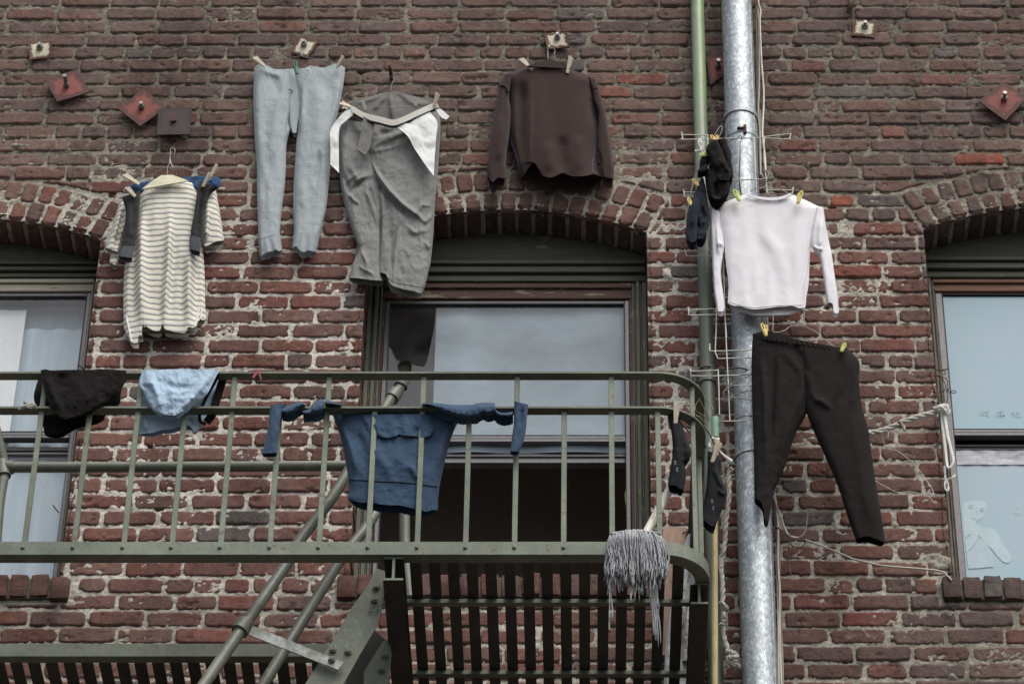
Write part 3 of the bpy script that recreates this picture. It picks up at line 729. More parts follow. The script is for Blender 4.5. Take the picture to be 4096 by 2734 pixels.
# cantilever beams carrying the floor
def ibeam(X, w_, z0, z1, y0, y1, name, mat):
    mb = MB(); t = .008
    for (xa, xb, za, zb) in ((X-w_/2, X+w_/2, z1-t, z1), (X-w_/2, X+w_/2, z0, z0+t), (X-.0045, X+.0045, z0+t, z1-t)): mb.box(((xa+xb)/2, (y0+y1)/2, (za+zb)/2), ((xb-xa)/2, abs(y1-y0)/2, (zb-za)/2), bev=.001)
    return mb.build(name, mat, esc)
XI = xp(1575, 2300, .96)
ibeam(XI, .068, ZB0-.097, ZB0-.001, -.985, -.0, 'cantilever_beam', M_grD)
ibeam(XR_-.037, .060, ZB0-.088, ZB0-.001, -(DF-CR-.0), -.0, 'cantilever_beam', M_grD)
# paler faces over the front ends of the beams
for X, w_ in ((XI, .068), (XR_-.037, .060)):
    mb = MB(); y = -.986 if X == XI else -(DF-CR)-.001
    lo = ZB0-(.097 if X == XI else .088)
    for (xa, xb, za, zb) in ((X-w_/2, X+w_/2, ZB0-.009, ZB0-.001), (X-w_/2, X+w_/2, lo, lo+.008), (X-.0045, X+.0045, lo+.008, ZB0-.009)): mb.box(((xa+xb)/2, y-.001, (za+zb)/2), ((xb-xa)/2, .0012, (zb-za)/2))
    mb.build('beam_end', M_grL, esc)
# floor slats on the right, walkway slats on the left, and their cross bars
zs_ = ZB0+.012; xs = XI+.068
pitch = 74.2/1.157/1000
i = 0
X = XI+.034+.036
while X < XR_-.075:
    y1 = -(DF-.05) if X < XR_-CR else -(DF-CR+CR*.62)
    mb = MB(); mb.box((X, (y1+.0)/2-.01, zs_), (.0195, abs(y1+.02)/2, .0035), bev=.001); mb.build('floor_slat', M_grD, esc); X += pitch
for py in (2397, 2682):
    d = DW-(ZB0-CH)/math.tan(TH-math.atan((py-CY)/FP)); mb = MB(); mb.box(((XI+.03+XR_-.06)/2, -d+.012, ZB0-.004), ((XR_-.06-XI-.03)/2, .012, .0085), bev=.001); mb.build('cross_bar', M_grL if False else M_gr, esc)
DI = .376
mb = MB(); mb.sweep([(x, -DI) for x in np.linspace(XL, XI-.035, 8)], [(0, ZB0), (0, ZB1), (-.006, ZB1), (-.006, ZB0+.006), (-.042, ZB0+.006), (-.042, ZB0)]); mb.build('inner_beam', M_gr, esc)
X = xp(-10, 2700, .3)
while X < XI-.07:
    mb = MB(); mb.box((X, -(DI-.03)/2-.01, zs_+.002), (.0215, (DI-.05)/2, .0035), bev=.001, rot=None); mb.build('floor_slat', M_grD, esc); X += 71.3/1.13/1000*1.0
mb = MB(); mb.box(((XL+XI-.05)/2, -.07, ZB0+.004), ((XI-.05-XL)/2, .012, .008)); mb.build('cross_bar', M_grD, esc)
# ------------------------------------------------------------------ stair: string plate, straps, handrail pipes
stair = thing('fire_escape_stair', 'steep fire escape stair with round handrail pipes and bolted green string plate', 'stair', W(1430, 2500, .9))
def platepx(pp, d, th, mat, name, par, bevel=True):
    Q = W([p[0] for p in pp], [p[1] for p in pp], d); mb = MB(); mb.prism([(q[0], q[2]) for q in Q], d, d-th); o = mb.build(name, mat, par); autosmooth(o, 30); return o
platepx([(1507,2271),(1541,2283),(1536,2380),(1522,2455),(1508,2500),(1440,2615),(1373,2734),(1180,3070),(1040,3070),(1220,2734),(1330,2560),(1402,2436),(1470,2340)], .86, .008, M_plate, 'string_plate', stair)
platepx([(1536,2558),(1560,2556),(1566,2612),(1554,2734),(1548,2800),(1430,2800),(1455,2734),(1456,2685),(1500,2610)], .60, .008, M_plate, 'gusset_plate', stair)
platepx([(1436,2600),(1450,2580),(1500,2520),(1545,2560),(1560,2740),(1500,3000),(1250,3050)], .55, .01, M_shadeblk, 'shaded_inner_string', stair)  # dark inner string; shade of the stair underside is put into its near-black colour
platepx([(1010,2500),(1378,2647),(1352,2676),(995,2536)], .885, .006, M_strapP, 'strap', stair)
def nut(px, py, d, r=.016, h=.012, par=None, mat=None, name='bolt'):
    c = W(px, py, d); mb = MB(); a = np.linspace(0, 2*math.pi, 6, endpoint=False)+.3
    V = [(c[0]+q*math.cos(t), c[1]-y, c[2]+q*math.sin(t)) for q, y in ((r, 0), (r, h*.8), (r*.82, h)) for t in a]
    F = [(k*6+j, k*6+(j+1) % 6, (k+1)*6+(j+1) % 6, (k+1)*6+j) for k in range(2) for j in range(6)] + [tuple(12+j for j in range(6))]
    mb.add(V, F)
    mb.tube([(c[0], c[1]-h*.9, c[2]), (c[0], c[1]-h*1.7, c[2])], r*.5, 10)
    return mb.build(name, mat or M_bolt, par)
for px, py, d in ((1506,2349,.86),(1498,2402,.86),(1332,2600,.86),(1393,2607,.86),(1327,2638,.886),(1539,2623,.60),(1528,2680,.60)): nut(px, py, d, .013, .009, stair, M_gr)
M_pipeG = paint_mat('green_handrail_paint', (.14, .15, .115), (.11, .12, .095), (.19, .18, .14), .59, .4, (1, 1, 1))
mb = MB(); mb.tube(wirepts([(1612,1520,.62),(1596,1556,.62),(1552,1612,.64),(1354,1950,.72),(1194,2167,.78),(1149,2250,.80),(977,2500,.88),(817,2734,.94),(560,3110,1.05)], 0, 6), .0205, 18)
autosmooth(mb.build('handrail_pipe', M_pipeG, stair))
mb = MB(); mb.tube(wirepts([(1602,1545,.62),(1618,1510,.62),(1622,1485,.63),(1618,1462,.66)], 0, 6), [.026]*18+[.027], 20, cap=False); mb.tube(wirepts([(1618,1464,.655),(1618,1461,.67)], 0, 2), .030, 20, cap=False); mb.tube(wirepts([(1618,1470,.63),(1618,1468,.635)], 0, 2), .022, 14)
autosmooth(mb.build('pipe_elbow', M_pipeG, stair))
mb = MB(); mb.tube(wirepts([(1583,1570,.625),(1566,1594,.633)], 0, 2, False), .0275, 18); autosmooth(mb.build('elbow_collar', M_pipeG, stair))
mb = MB(); mb.tube(wirepts([(1520,1905,.52),(1500,2052,.55),(1398,2190,.60),(1354,2250,.62),(1054,2734,.78),(820,3110,.90)], 0, 6), .0195, 18); autosmooth(mb.build('lower_handrail_pipe', M_pipeG, stair))
mb = MB(); mb.tube(wirepts([(1621,1800,.40),(1619,2167,.40),(1625,2260,.40),(1638,2390,.40)], 0, 6), .0195, 18); autosmooth(mb.build('rail_post', M_pipeG, stair))
mb = MB(); mb.tube(wirepts([(983,2488,.877),(958,2524,.886)], 0, 2, False), .0305, 20); autosmooth(mb.build('clamp_collar', M_pipeG, stair))
mb = MB(); mb.tube(wirepts([(1481,2415,.855),(1480,2440,.87),(1497,2446,.872),(1510,2430,.87),(1512,2400,.865)], 0, 5), .0022, 6); mb.build('wire_loop', M_alu, stair)
# inner handrail across the opening
ir = thing('inner_handrail', 'horizontal grey green pipe handrail with tee fitting in front of the left window', 'handrail', W(700, 1866, .36))
mb = MB(); mb.tube(wirepts([(30,1868,.36),(700,1866,.36),(1392,1862,.36)], 0, 4), .0205, 18); autosmooth(mb.build('rail_pipe', M_pipeG, ir))
mb = MB(); mb.tube(wirepts([(26,1868,.36),(54,1868,.36)], 0, 2, False), .0265, 18); mb.tube(wirepts([(4,1850,.36),(12,1905,.36)], 0, 2, False), .030, 18); autosmooth(mb.build('tee_fitting', M_pipeG, ir))
mb = MB(); mb.tube(wirepts([(14,1900,.36),(-8,2060,.36),(-40,2500,.36)], 0, 4), .0205, 16); mb.tube(wirepts([(14,1860,.36),(-2,1790,.38),(-60,1560,.45)], 0, 4), .0215, 16); autosmooth(mb.build('rail_upright', M_pipeG, ir))
# ------------------------------------------------------------------ pipes on the wall
def galv_mat():
    m, n, b = newmat('galvanised_steel'); v = geoco(n, (1, 1, .7))
    vo = N(n, 'TexVoronoi'); vo.inputs['Scale'].default_value = 130; vo.inputs['Randomness'].default_value = 1
    n.links.new(mth(n, 'ADD', 0, 0), vo.inputs['W']) if False else None
    vv = N(n, 'VectorMath', operation='ADD'); n.links.new(v, vv.inputs[0])
    nn = N(n, 'TexNoise'); nn.inputs['Scale'].default_value = 40; nn.inputs['Detail'].default_value = 4
    sc = N(n, 'VectorMath', operation='SCALE'); n.links.new(nn.outputs['Color'], sc.inputs[0]); sc.inputs['Scale'].default_value = .03; n.links.new(sc.outputs[0], vv.inputs[1])
    n.links.new(vv.outputs[0], vo.inputs['Vector'])
    k = N(n, 'SeparateColor'); n.links.new(vo.outputs['Color'], k.inputs[0])
    c = ramp(n, k.outputs[0], [(0, (.26, .285, .30)), (.45, (.33, .36, .38)), (.8, (.43, .47, .49)), (1, (.60, .66, .68))])
    st = ramp(n, noise(n, 5, 7, .7, geoco(n, (6, 6, 1))), [(.52, 0.), (.74, .5)])
    c = mix(n, st, c, (.22, .20, .175))
    n.links.new(c, b.inputs['Base Color']); b.inputs['Metallic'].default_value = .7
    n.links.new(ramp(n, k.outputs[1], [(0, .42), (1, .62)]), b.inputs['Roughness'])
    n.links.new(bump(n, mth(n, 'ADD', mth(n, 'MULTIPLY', k.outputs[2], .5), noise(n, 6, 3, .5, geoco(n, (1, 1, .4)))), .25, .006), b.inputs['Normal'])
    return m
M_galv = galv_mat()
def updown(x0, y0, x1, y1, d):
    """vertical line through the wall at this pixel, extended past the frame"""
    X0, X1 = xp(x0, y0, d), xp(x1, y1, d); Z0_, Z1_ = zp(y0, d), zp(y1, d)
    return lambda z: (X0+(X1-X0)*(z-Z0_)/(Z1_-Z0_), -d, z)
dp_ = .115
gl = updown(2946, 0, 3041, 2734, dp_); gt = ZB+.5
gp = thing('downpipe', 'wide galvanised steel downpipe with seams and straps', 'pipe', gl(ZA))
def vpipe(name, ln, r, z0, z1, mat, par, n=40, ns=60, wob=0):
    z = np.linspace(z0, z1, ns); P = np.array([ln(q) for q in z])
    if wob: P[:, 0] += wob*np.sin(z*1.7)
    mb = MB(); mb.tube(P, r, n); return autosmooth(mb.build(name, mat, par))
RG = .0655
z_a, z_b = zp(505, dp_), zp(590, dp_)
vpipe('lower_section', gl, RG, .05, zp(585, dp_), M_galv, gp); vpipe('middle_section', gl, RG+.0016, zp(585, dp_)-.01, zp(500, dp_), M_galv, gp, ns=8); vpipe('upper_section', gl, RG-.0006, zp(500, dp_)-.01, 16, M_galv, gp)
for py in (475, 1832):
    zz = zp(py, dp_); mb = MB(); mb.tube([gl(zz-.012), gl(zz+.012)], RG+.0045, 40, False); mb.tube([gl(zz-.012), gl(zz+.012)], RG+.0015, 40, False); autosmooth(mb.build('pipe_band', M_galv, gp))
mb = MB(); z = np.linspace(.1, 15, 40); c_ = [(gl(q)[0]+RG*.80, -dp_-RG*.60, q) for q in z]; mb.tube(c_, .0022, 6); mb.build('seam', M_galv, gp)
M_strap = plain('tarnished_strap', (.12, .115, .10), .5, .5)
zz = zp(560, dp_); mb = MB(); mb.tube([gl(zz-.014), gl(zz+.014)], RG+.004, 40, False); autosmooth(mb.build('wall_strap', M_galv, gp))
mb = MB(); mb.tube([(gl(zz)[0]-.02, -dp_-RG-.008, zz), (gl(zz)[0]+.014, -dp_-RG-.008, zz)], .006, 8); mb.box((gl(zz)[0]+.012, -dp_-RG-.006, zz-.005), (.006, .006, .022)); mb.build('strap_bolt', M_rust, gp)
M_gpipe = None
m, n, b = newmat('mossy_green_paint'); v = geoco(n)
c = mix(n, ramp(n, noise(n, 4, 6, .65, geoco(n, (4, 4, 1))), [(.35, 0.), (.6, 1.)]), (.25, .28, .225), (.20, .235, .19))
sp = N(n, 'SeparateXYZ'); n.links.new(v, sp.inputs[0])
hi = ramp(n, mth(n, 'ADD', sp.outputs[2], noise(n, 6, 5, .6, v)), [(0, 0), (1, 0)])
mr = N(n, 'MapRange'); mr.inputs[1].default_value = zp(720); mr.inputs[2].default_value = zp(330); n.links.new(mth(n, 'ADD', sp.outputs[2], mth(n, 'MULTIPLY', mth(n, 'SUBTRACT', noise(n, 5, 5, .6, v), .5), .35)), mr.inputs[0])
mo = mth(n, 'MULTIPLY', mr.outputs[0], ramp(n, noise(n, 7, 5, .6, geoco(n, (3, 3, 1))), [(.38, .15), (.6, 1.)]))
c = mix(n, mo, c, (.27, .40, .18))
m_low = N(n, 'MapRange'); m_low.inputs[1].default_value = zp(980); m_low.inputs[2].default_value = zp(1150); n.links.new(sp.outputs[2], m_low.inputs[0])
c = mix(n, m_low.outputs[0], c, (.115, .14, .105))
c = mix(n, ramp(n, noise(n, 40, 5, .7, v), [(.62, 0.), (.68, .5)]), c, (.30, .31, .26))
n.links.new(c, b.inputs['Base Color']); b.inputs['Roughness'].default_value = .38; n.links.new(bump(n, noise(n, 80, 4, .6, v), .2, .003), b.inputs['Normal'])
M_gpipe = m
dg = .065
pl_ = updown(2789, 0, 2864, 2734, dg)
g2 = thing('conduit_pipe', 'narrow green painted pipe beside the galvanised downpipe', 'pipe', pl_(ZA))
vpipe('pipe_run', pl_, .0285, .05, 16, M_gpipe, g2, 28)
vpipe('pipe_coupling', pl_, .0345, zp(1536, dg), zp(1478, dg), M_gpipe, g2, 28, 4)
# ------------------------------------------------------------------ anchor plates with bolts
def plate_mat(name, c, edge, amt):
    m, n, b = newmat(name); v = geoco(n)
    at = N(n, 'UVMap'); sp = N(n, 'SeparateXYZ'); n.links.new(at.outputs[0], sp.inputs[0])
    e = mth(n, 'MAXIMUM', mth(n, 'ABSOLUTE', sp.outputs[0]), mth(n, 'ABSOLUTE', sp.outputs[1]))
    k = mth(n, 'ADD', e, mth(n, 'MULTIPLY', mth(n, 'SUBTRACT', noise(n, 45, 6, .7, v), .5), .9))
    sc = ramp(n, noise(n, 60, 7, .75, v), [(amt, 0.), (amt+.03, .9)])
    c1 = mix(n, sc, ramp(n, noise(n, 12, 5, .6, v), [(.3, tuple(x*.82 for x in c)), (.7, c)]), edge)
    n.links.new(mix(n, ramp(n, k, [(.62, 0.), (.80, 1.)]), c1, edge), b.inputs['Base Color'])
    b.inputs['Roughness'].default_value = .75; b.inputs['Specular IOR Level'].default_value = .25
    n.links.new(bump(n, noise(n, 90, 5, .7, v), .5, .004), b.inputs['Normal']); return m
M_pc = plate_mat('rust_edged_cream_enamel', (.60, .56, .43), (.10, .05, .035), .66)
M_pr = plate_mat('chipped_red_primer', (.25, .085, .07), (.10, .05, .045), .66)
M_pd = plate_mat('dark_rusted_plate', (.075, .055, .052), (.05, .04, .04), .6)
def anchor(label, quad, mat, nutpx, d=.014, stud=0, nutr=.017, group='anchor plates on the brick wall', curl=0):
    """square steel plate traced by its four corners, with washer, nut and threaded stud"""
    n_ = 9; Q = np.array(quad, float); u, v = np.meshgrid(np.linspace(0, 1, n_), np.linspace(0, 1, n_), indexing='ij')
    P = (Q[0]*((1-u)*(1-v))[..., None]+Q[1]*(u*(1-v))[..., None]+Q[2]*(u*v)[..., None]+Q[3]*((1-u)*v)[..., None])
    P = P + 1.2*np.stack([fbm(P[..., 1]*.05, P[..., 0]*.05, 3, 3), fbm(P[..., 0]*.05, P[..., 1]*.05, 4, 3)], -1)*2
    dd = d + curl*((2*u-1)**2)*.010 + .002*fbm(P[..., 0]*.02, P[..., 1]*.02, 6, 2)
    front = W(P[..., 0], P[..., 1], dd); back = front + np.array([0, .006, 0])
    c = W(nutpx[0], nutpx[1], d)
    root = thing('anchor_plate', label, 'anchor plate', c, group)
    V = np.concatenate([front.reshape(-1, 3), back.reshape(-1, 3)]); I = np.arange(n_*n_).reshape(n_, n_); K = n_*n_
    F = [tuple(f) for f in np.stack([I[:-1, :-1], I[:-1, 1:], I[1:, 1:], I[1:, :-1]], -1).reshape(-1, 4)]
    F += [tuple(f+K) for f in np.stack([I[:-1, :-1], I[1:, :-1], I[1:, 1:], I[:-1, 1:]], -1).reshape(-1, 4)]
    for line in (I[0, :], I[:, -1], I[-1, ::-1], I[::-1, 0]):
        for a_, b_ in zip(line[:-1], line[1:]): F.append((a_, b_, b_+K, a_+K))
    uv = np.concatenate([np.stack([2*u-1, 2*v-1], -1).reshape(-1, 2)]*2)
    o = mesh('plate', V, F, mat, root, False, uv=uv); autosmooth(o, 30)
    if nutr:
        nt_ = nut(nutpx[0], nutpx[1], d+.002, nutr, .018, root, M_steel, 'nut')
        if stud: q = W(nutpx[0], nutpx[1], d); mb = MB(); mb.tube([q, q+np.array((0, -stud, 0))], .0085, 12); autosmooth(mb.build('threaded_stud', M_steel, nt_))
    else:
        mb = MB(); q = W(nutpx[0], nutpx[1], d); mb.tube([q, q+np.array((0, -.012, 0))], .012, 10); autosmooth(mb.build('bolt_stub', M_rust, root))
    return root
M_steel = plain('grey_steel', (.24, .24, .235), .4, .7, .25)
anchor('small cream plate with rusty rim above the leftmost red plate', fA([(258,382),(465,368),(468,512),(262,535)]), M_pc, fA([(358,432)])[0], nutr=.015, curl=1)
anchor('white rust edged plate tilted above the grey sweatpants', fB([(672,322),(840,372),(745,515),(585,468)]), M_pc, fB([(708,405)])[0], nutr=.014)
anchor('cream plate with rusty edges above the brown sweater hook', fC([(845,308),(1042,284),(1078,420),(870,440)]), M_pc, fC([(962,342)])[0], nutr=.014, curl=1)
anchor('small cream plate right of the white cables near the top', fE([(485,172),(692,196),(668,338),(462,316)]), M_pc, fE([(582,238)])[0], nutr=.016)
anchor('chipped red plate with long upright stud at the far left', fA([(400,715),(688,622),(806,822),(512,912)]), M_pr, fA([(596,770)])[0], d=.03, stud=.065, nutr=.013)
anchor('red diamond plate touching the dark rusted square plate', fA([(1050,968),(1292,800),(1495,962),(1255,1128)]), M_pr, fA([(1268,965)])[0], d=.03, stud=.032, nutr=.0135)
anchor('dark rusted square plate overlapping the red diamond plate', fA([(1418,972),(1718,960),(1702,1202),(1406,1208)]), M_pd, fA([(1556,1082)])[0], d=.036, nutr=0)
anchor('dull red plate half hidden behind the galvanised downpipe', fD([(500,510),(640,475),(760,600),(540,762)]), M_pr, fD([(612,600)])[0], d=.018, stud=.045, nutr=.013)
anchor('dark red diamond plate with bright stud at the right edge of the wall', fE([(1600,905),(1818,732),(2040,870),(1842,1080)]), M_pr, fE([(1828,892)])[0], d=.03, stud=.045, nutr=.014)
# small hardware on the wall
def peg(name, label, cat, pts, r, mat, d0=0):
    mb = MB(); mb.tube(wirepts(pts, 0, 5), r, 10); return tag(center(autosmooth(mb.build(name, mat))), label, cat)
peg('steel_rod', 'short rusty rod sticking out of the bricks above the trouser hanger', 'rod', fB([(1492,716,.0),(1485,650,.05),(1472,598,.11)]), .0078, M_rust)
peg('iron_hook', 'dark rusty iron stub at the top edge right of the cables', 'hook', fE([(470,-60,.02),(455,30,.05),(440,120,.03)]), .012, M_rust)
def nail(label, pts, d0=.0): return peg('nail', label, 'nail', pts, .0022, M_rust)
nail('rusty nail beside the left window above the railing', fK([(748,392,-.10),(700,355,-.03)]))
nail('thin nail in the casing of the left window near the floor beam', fT([(368,155,-.12),(332,110,-.04)]))
nail('nail in the left casing of the middle window', fL([(1230,300,-.12),(1275,300,-.08)]))
# ------------------------------------------------------------------ cloth
def piece(name, rings, mat, parent=None, d0=.06, thick=.03, bulge=.0, folds=(), nu=70, nv=90, hem=None, hemw=.22, seed=0, crumple=.0, drape_=(0, 3), edge=7, back=True, k=6, top=None, hemback=None, closed_end=False):
    """a cloth tube. rings: (xl, yl, xr, yr[, sag[, depth]]) across the piece in photo pixels, from the top down.
    folds: (polyline, height in metres, half width in pixels). drape_: (height, count) of long vertical folds growing downward"""
    G = np.array([list(r)+[0]*(5-len(r)) if len(r) < 6 else r[:5] for r in rings], float)
    dd = np.array([r[5] if len(r) > 5 else d0 for r in rings], float)
    A = np.hstack([G, dd[:, None]])
    L = np.concatenate([[0], np.cumsum(np.hypot(np.diff(G[:, [0, 2]].mean(1)), np.diff(G[:, [1, 3]].mean(1))))])
    S = spline(A, 14); Ls = np.concatenate([[0], np.cumsum(np.hypot(np.diff(S[:, [0, 2]].mean(1)), np.diff(S[:, [1, 3]].mean(1))))])
    t = np.linspace(0, Ls[-1], nv); R_ = np.stack([np.interp(t, Ls, S[:, j]) for j in range(6)], 1)
    u = .5-.5*np.cos(np.linspace(0, np.pi, nu))*(.35) - .0; u = (np.linspace(0, 1, nu)*.55 + .45*(.5-.5*np.cos(np.linspace(0, np.pi, nu))))
    v = np.linspace(0, 1, nv)
    U, Vv = np.meshgrid(u, v)
    X = R_[:, 0:1]*(1-U)+R_[:, 2:3]*U; Y = R_[:, 1:2]*(1-U)+R_[:, 3:4]*U + R_[:, 4:5]*4*U*(1-U)
    if hem is not None:
        H = spline(np.array(hem, float), 8); hx = H[:, 0]; hy = H[:, 1]; o = np.argsort(hx)
        off = np.interp(u, hx[o], hy[o])
        w_ = sstep(1-hemw, 1, Vv); Y = Y + (off[None]-Y[-1:])*w_
    if top is not None:
        H = spline(np.array(top, float), 8); o = np.argsort(H[:, 0]); off = np.interp(u, H[o, 0], H[o, 1]); w_ = 1-sstep(0, .12, Vv); Y = Y + (off[None]-Y[:1])*w_
    e = 1-np.abs(2*U-1)**edge
    D = R_[:, 5:6] + thick*e + bulge*np.sin(np.pi*U)*np.sin(np.pi*np.clip(Vv*.85+.12, 0, 1))
    fe = np.clip(e*1.6, 0, 1)
    for pts, am, wd in folds:
        P = np.array(pts, float)
        best = np.full(X.shape, 1e9); tt = np.zeros(X.shape)
        for i in range(len(P)-1):
            a, b = P[i], P[i+1]; ab = b-a; q = np.clip(((X-a[0])*ab[0]+(Y-a[1])*ab[1])/(ab@ab), 0, 1)
            dist = np.hypot(X-a[0]-q*ab[0], Y-a[1]-q*ab[1]); m = dist < best; best[m] = dist[m]; tt[m] = (i+q[m])/(len(P)-1)
        tap = sstep(0, .34, np.minimum(tt, 1-tt)+.02)
        D = D + am*np.exp(-(best/wd)**2)*tap*fe
    if drape_[0]:
        ph = seed*1.7 + 2.2*vn(U*2+seed, Vv*1.3, 5)*2
        D = D + drape_[0]*np.sin(U*6.283*drape_[1]+ph)*(.25+.75*Vv)*fe
    if crumple: D = D + crumple*(fbm(X*.018+seed, Y*.018, 31+seed, 4)+.5*(1-np.abs(fbm(X*.03+seed, Y*.022, 37+seed, 3))*3.2))*fe*.9
    Fp = W(X, Y, D); Bp = Fp.copy(); Bp[..., 1] = -(R_[:, 5:6]-.004*e-thick*.15*e)
    V = np.concatenate([Fp, Bp[:, ::-1]], 1) if back else Fp
    m = V.shape[1]; n = nv; I = np.arange(n*m).reshape(n, m)
    J = np.roll(I, -1, 1) if back else None
    if back: F = np.stack([I[:-1], I[1:], J[1:], J[:-1]], -1).reshape(-1, 4)
    else: F = np.stack([I[:-1, :-1], I[1:, :-1], I[1:, 1:], I[:-1, 1:]], -1).reshape(-1, 4)
    uvx = (X-X.min())/1000; uvy = Fp[..., 2]
    UV = np.stack([uvx, uvy], -1); UV = np.concatenate([UV, UV[:, ::-1]], 1) if back else UV
    VV = V.reshape(-1, 3)
    if closed_end:
        F = [tuple(f) for f in F] + [tuple(I[-1])]
    o = mesh(name, VV, F, mat, parent, True, uv=UV.reshape(-1, 2))
    o['_f'] = 0; del o['_f']
    return o
def top(o, label, cat, group=None): return tag(center(o), label, cat, group)
def ribbon(name, pts, wd, mat, parent=None, d=.08, th=.002, k=6, wobble=0):
    """flat band along photo pixels; wd is the width in pixels"""
    P = np.array([(p[0], p[1], p[2] if len(p) > 2 else d) for p in pts], float); P = spline(P, k) if len(P) > 2 else P
    T = np.gradient(P[:, :2], axis=0); T /= np.linalg.norm(T, axis=1)[:, None]+1e-9; Nn = np.stack([-T[:, 1], T[:, 0]], 1)
    ww = np.broadcast_to(np.asarray(wd, float), (len(P),))[:, None]/2 if not hasattr(wd, '__len__') else np.interp(np.linspace(0, 1, len(P)), np.linspace(0, 1, len(wd)), wd)[:, None]/2
    if wobble: ww = ww*(1+wobble*vn(np.arange(len(P))*.9, np.arange(len(P))*0, 3))[:, None] if ww.ndim == 1 else ww*(1+wobble*vn(np.arange(len(P))*.9, np.arange(len(P))*0., 3)[:, None])
    A, B = P[:, :2]+Nn*ww, P[:, :2]-Nn*ww; M_ = P[:, :2]
    rows = []
    for q, dd in ((A, 0), (M_, th*.6), (B, 0)): rows.append(W(q[:, 0], q[:, 1], P[:, 2]+th+dd))
    rb = [r+np.array([0, th, 0]) for r in (rows[2], rows[0])]
    V = np.stack(rows+rb, 1); n, m = V.shape[:2]; I = np.arange(n*m).reshape(n, m); J = np.roll(I, -1, 1)
    F = [tuple(f) for f in np.stack([I[:-1], I[1:], J[1:], J[:-1]], -1).reshape(-1, 4)] + [tuple(I[0]), tuple(I[-1][::-1])]
    return autosmooth(mesh(name, V.reshape(-1, 3), F, mat, parent, True), 35)
def patch(name, poly, mat, parent, d=.1, th=.004, n=26, amp=.004, seed=0, tilt=(0, 0)):
    """cloth panel with the given pixel outline (four-sided: fan of rows between two edges)"""
    L_, R_ = poly
    L_ = spline(np.array(L_, float), 6) if len(L_) > 2 else np.array(L_, float); R_ = spline(np.array(R_, float), 6) if len(R_) > 2 else np.array(R_, float)
    def rs(P):
        s = np.concatenate([[0], np.cumsum(np.hypot(*np.diff(P[:, :2], axis=0).T))]); t = np.linspace(0, s[-1], n)
        return np.stack([np.interp(t, s, P[:, j]) for j in range(2)], 1)
    A, B = rs(L_), rs(R_); u = np.linspace(0, 1, n)[None, :, None]
    P = A[:, None]*(1-u)+B[:, None]*u
    D = d+amp*2*fbm(P[..., 0]*.02+seed, P[..., 1]*.02, seed, 3)+tilt[0]*u[..., 0]+tilt[1]*np.linspace(0, 1, n)[:, None]
    Fp = W(P[..., 0], P[..., 1], D); Bk = Fp+np.array([0, th, 0]); K = n*n
    I = np.arange(K).reshape(n, n); F = [tuple(f) for f in np.stack([I[:-1, :-1], I[1:, :-1], I[1:, 1:], I[:-1, 1:]], -1).reshape(-1, 4)]
    F += [tuple(x+K for x in f[::-1]) for f in F]
    for line in (I[0, ::-1], I[:, 0], I[-1, :], I[::-1, -1]):
        for a_, b_ in zip(line[:-1], line[1:]): F.append((a_, b_, b_+K, a_+K))
    return mesh(name, np.concatenate([Fp.reshape(-1, 3), Bk.reshape(-1, 3)]), F, mat, parent, True)
def seam(pts, d, mat, parent, r=.0012, name='seam'):
    """a stitched seam following the surface of the piece it lies on"""
    mb = MB(); mb.tube(wirepts(pts, d, 6), r, 5); return mb.build(name, mat, parent)
def on_surface(o, pts, lift=.002, k=8):
    """world points of a pixel path laid on the front of object o"""
    from mathutils.bvhtree import BVHTree
    me = o.data; V = [v.co + o.location + (o.parent.location if False else Vector((0, 0, 0))) for v in me.vertices]
    bv = BVHTree.FromPolygons([tuple(v) for v in V], [tuple(p.vertices) for p in me.polygons])
    P = spline(np.array([p[:2] for p in pts], float), k); out = []; cam_ = Vector((0, -DW, CH))
    for x, y in P:
        tgt = Vector(W(x, y, 0)); dr = (tgt-cam_).normalized(); h = bv.ray_cast(cam_, dr)
        if h[0] is not None: out.append(tuple(h[0]-dr*lift))
    return np.array(out)
def surf_seam(o, pts, mat, parent, r=.0013, name='seam', lift=.001):
    P = on_surface(o, pts, lift)
    if len(P) < 3: return None
    mb = MB(); mb.tube(P, r, 5); return mb.build(name, mat, parent)
def surf_ribbon(o, pts, wpx, mat, parent, name, lift=.004):
    P = spline(np.array([p[:2] for p in pts], float), 8); T = np.gradient(P, axis=0); T /= np.linalg.norm(T, axis=1)[:, None]; Nn = np.stack([-T[:, 1], T[:, 0]], 1)
    return None
def wood_pin(label, a, b, d, spread=9, tilt=.02):
    """wooden spring clothes peg from grip end a to jaw end b"""
    a = np.array(a, float); b = np.array(b, float); root = thing('clothes_peg', label, 'clothes peg', W(*((a+b)/2), d), 'clothes pegs on the laundry')
    t = (b-a)/np.linalg.norm(b-a); n = np.array([-t[1], t[0]])
    for s, dd, sh in ((1, .010, 0), (-1, .0, 6)):
        p0 = a + n*s*spread*.55*(1 if s > 0 else 1) + t*sh; p1 = b - t*abs(sh)*.3
        q0, q1 = W(*p0, d+dd+tilt), W(*p1, d+(.004 if s > 0 else -.003)); ax = q1-q0; L = np.linalg.norm(ax); ax /= L
        yv = np.array([0, -1., 0]); yv -= ax*(yv@ax); yv /= np.linalg.norm(yv); xv = np.cross(yv, ax)
        mb = MB(); mb.box((q0+q1)/2, (.0062, .0034, L/2), rot=np.stack([xv, yv, ax], 1), bev=.0012); mb.build('peg_half', M_wood, root)
    c = a+(b-a)*.62; q = W(*c, d+.008); mb = MB()
    w0 = W(*(c-n*7), d+.012); w1 = W(*(c+n*7), d+.012); mb.tube([w0, w1], .0016, 6); mb.build('spring', M_alu, root)
    return root
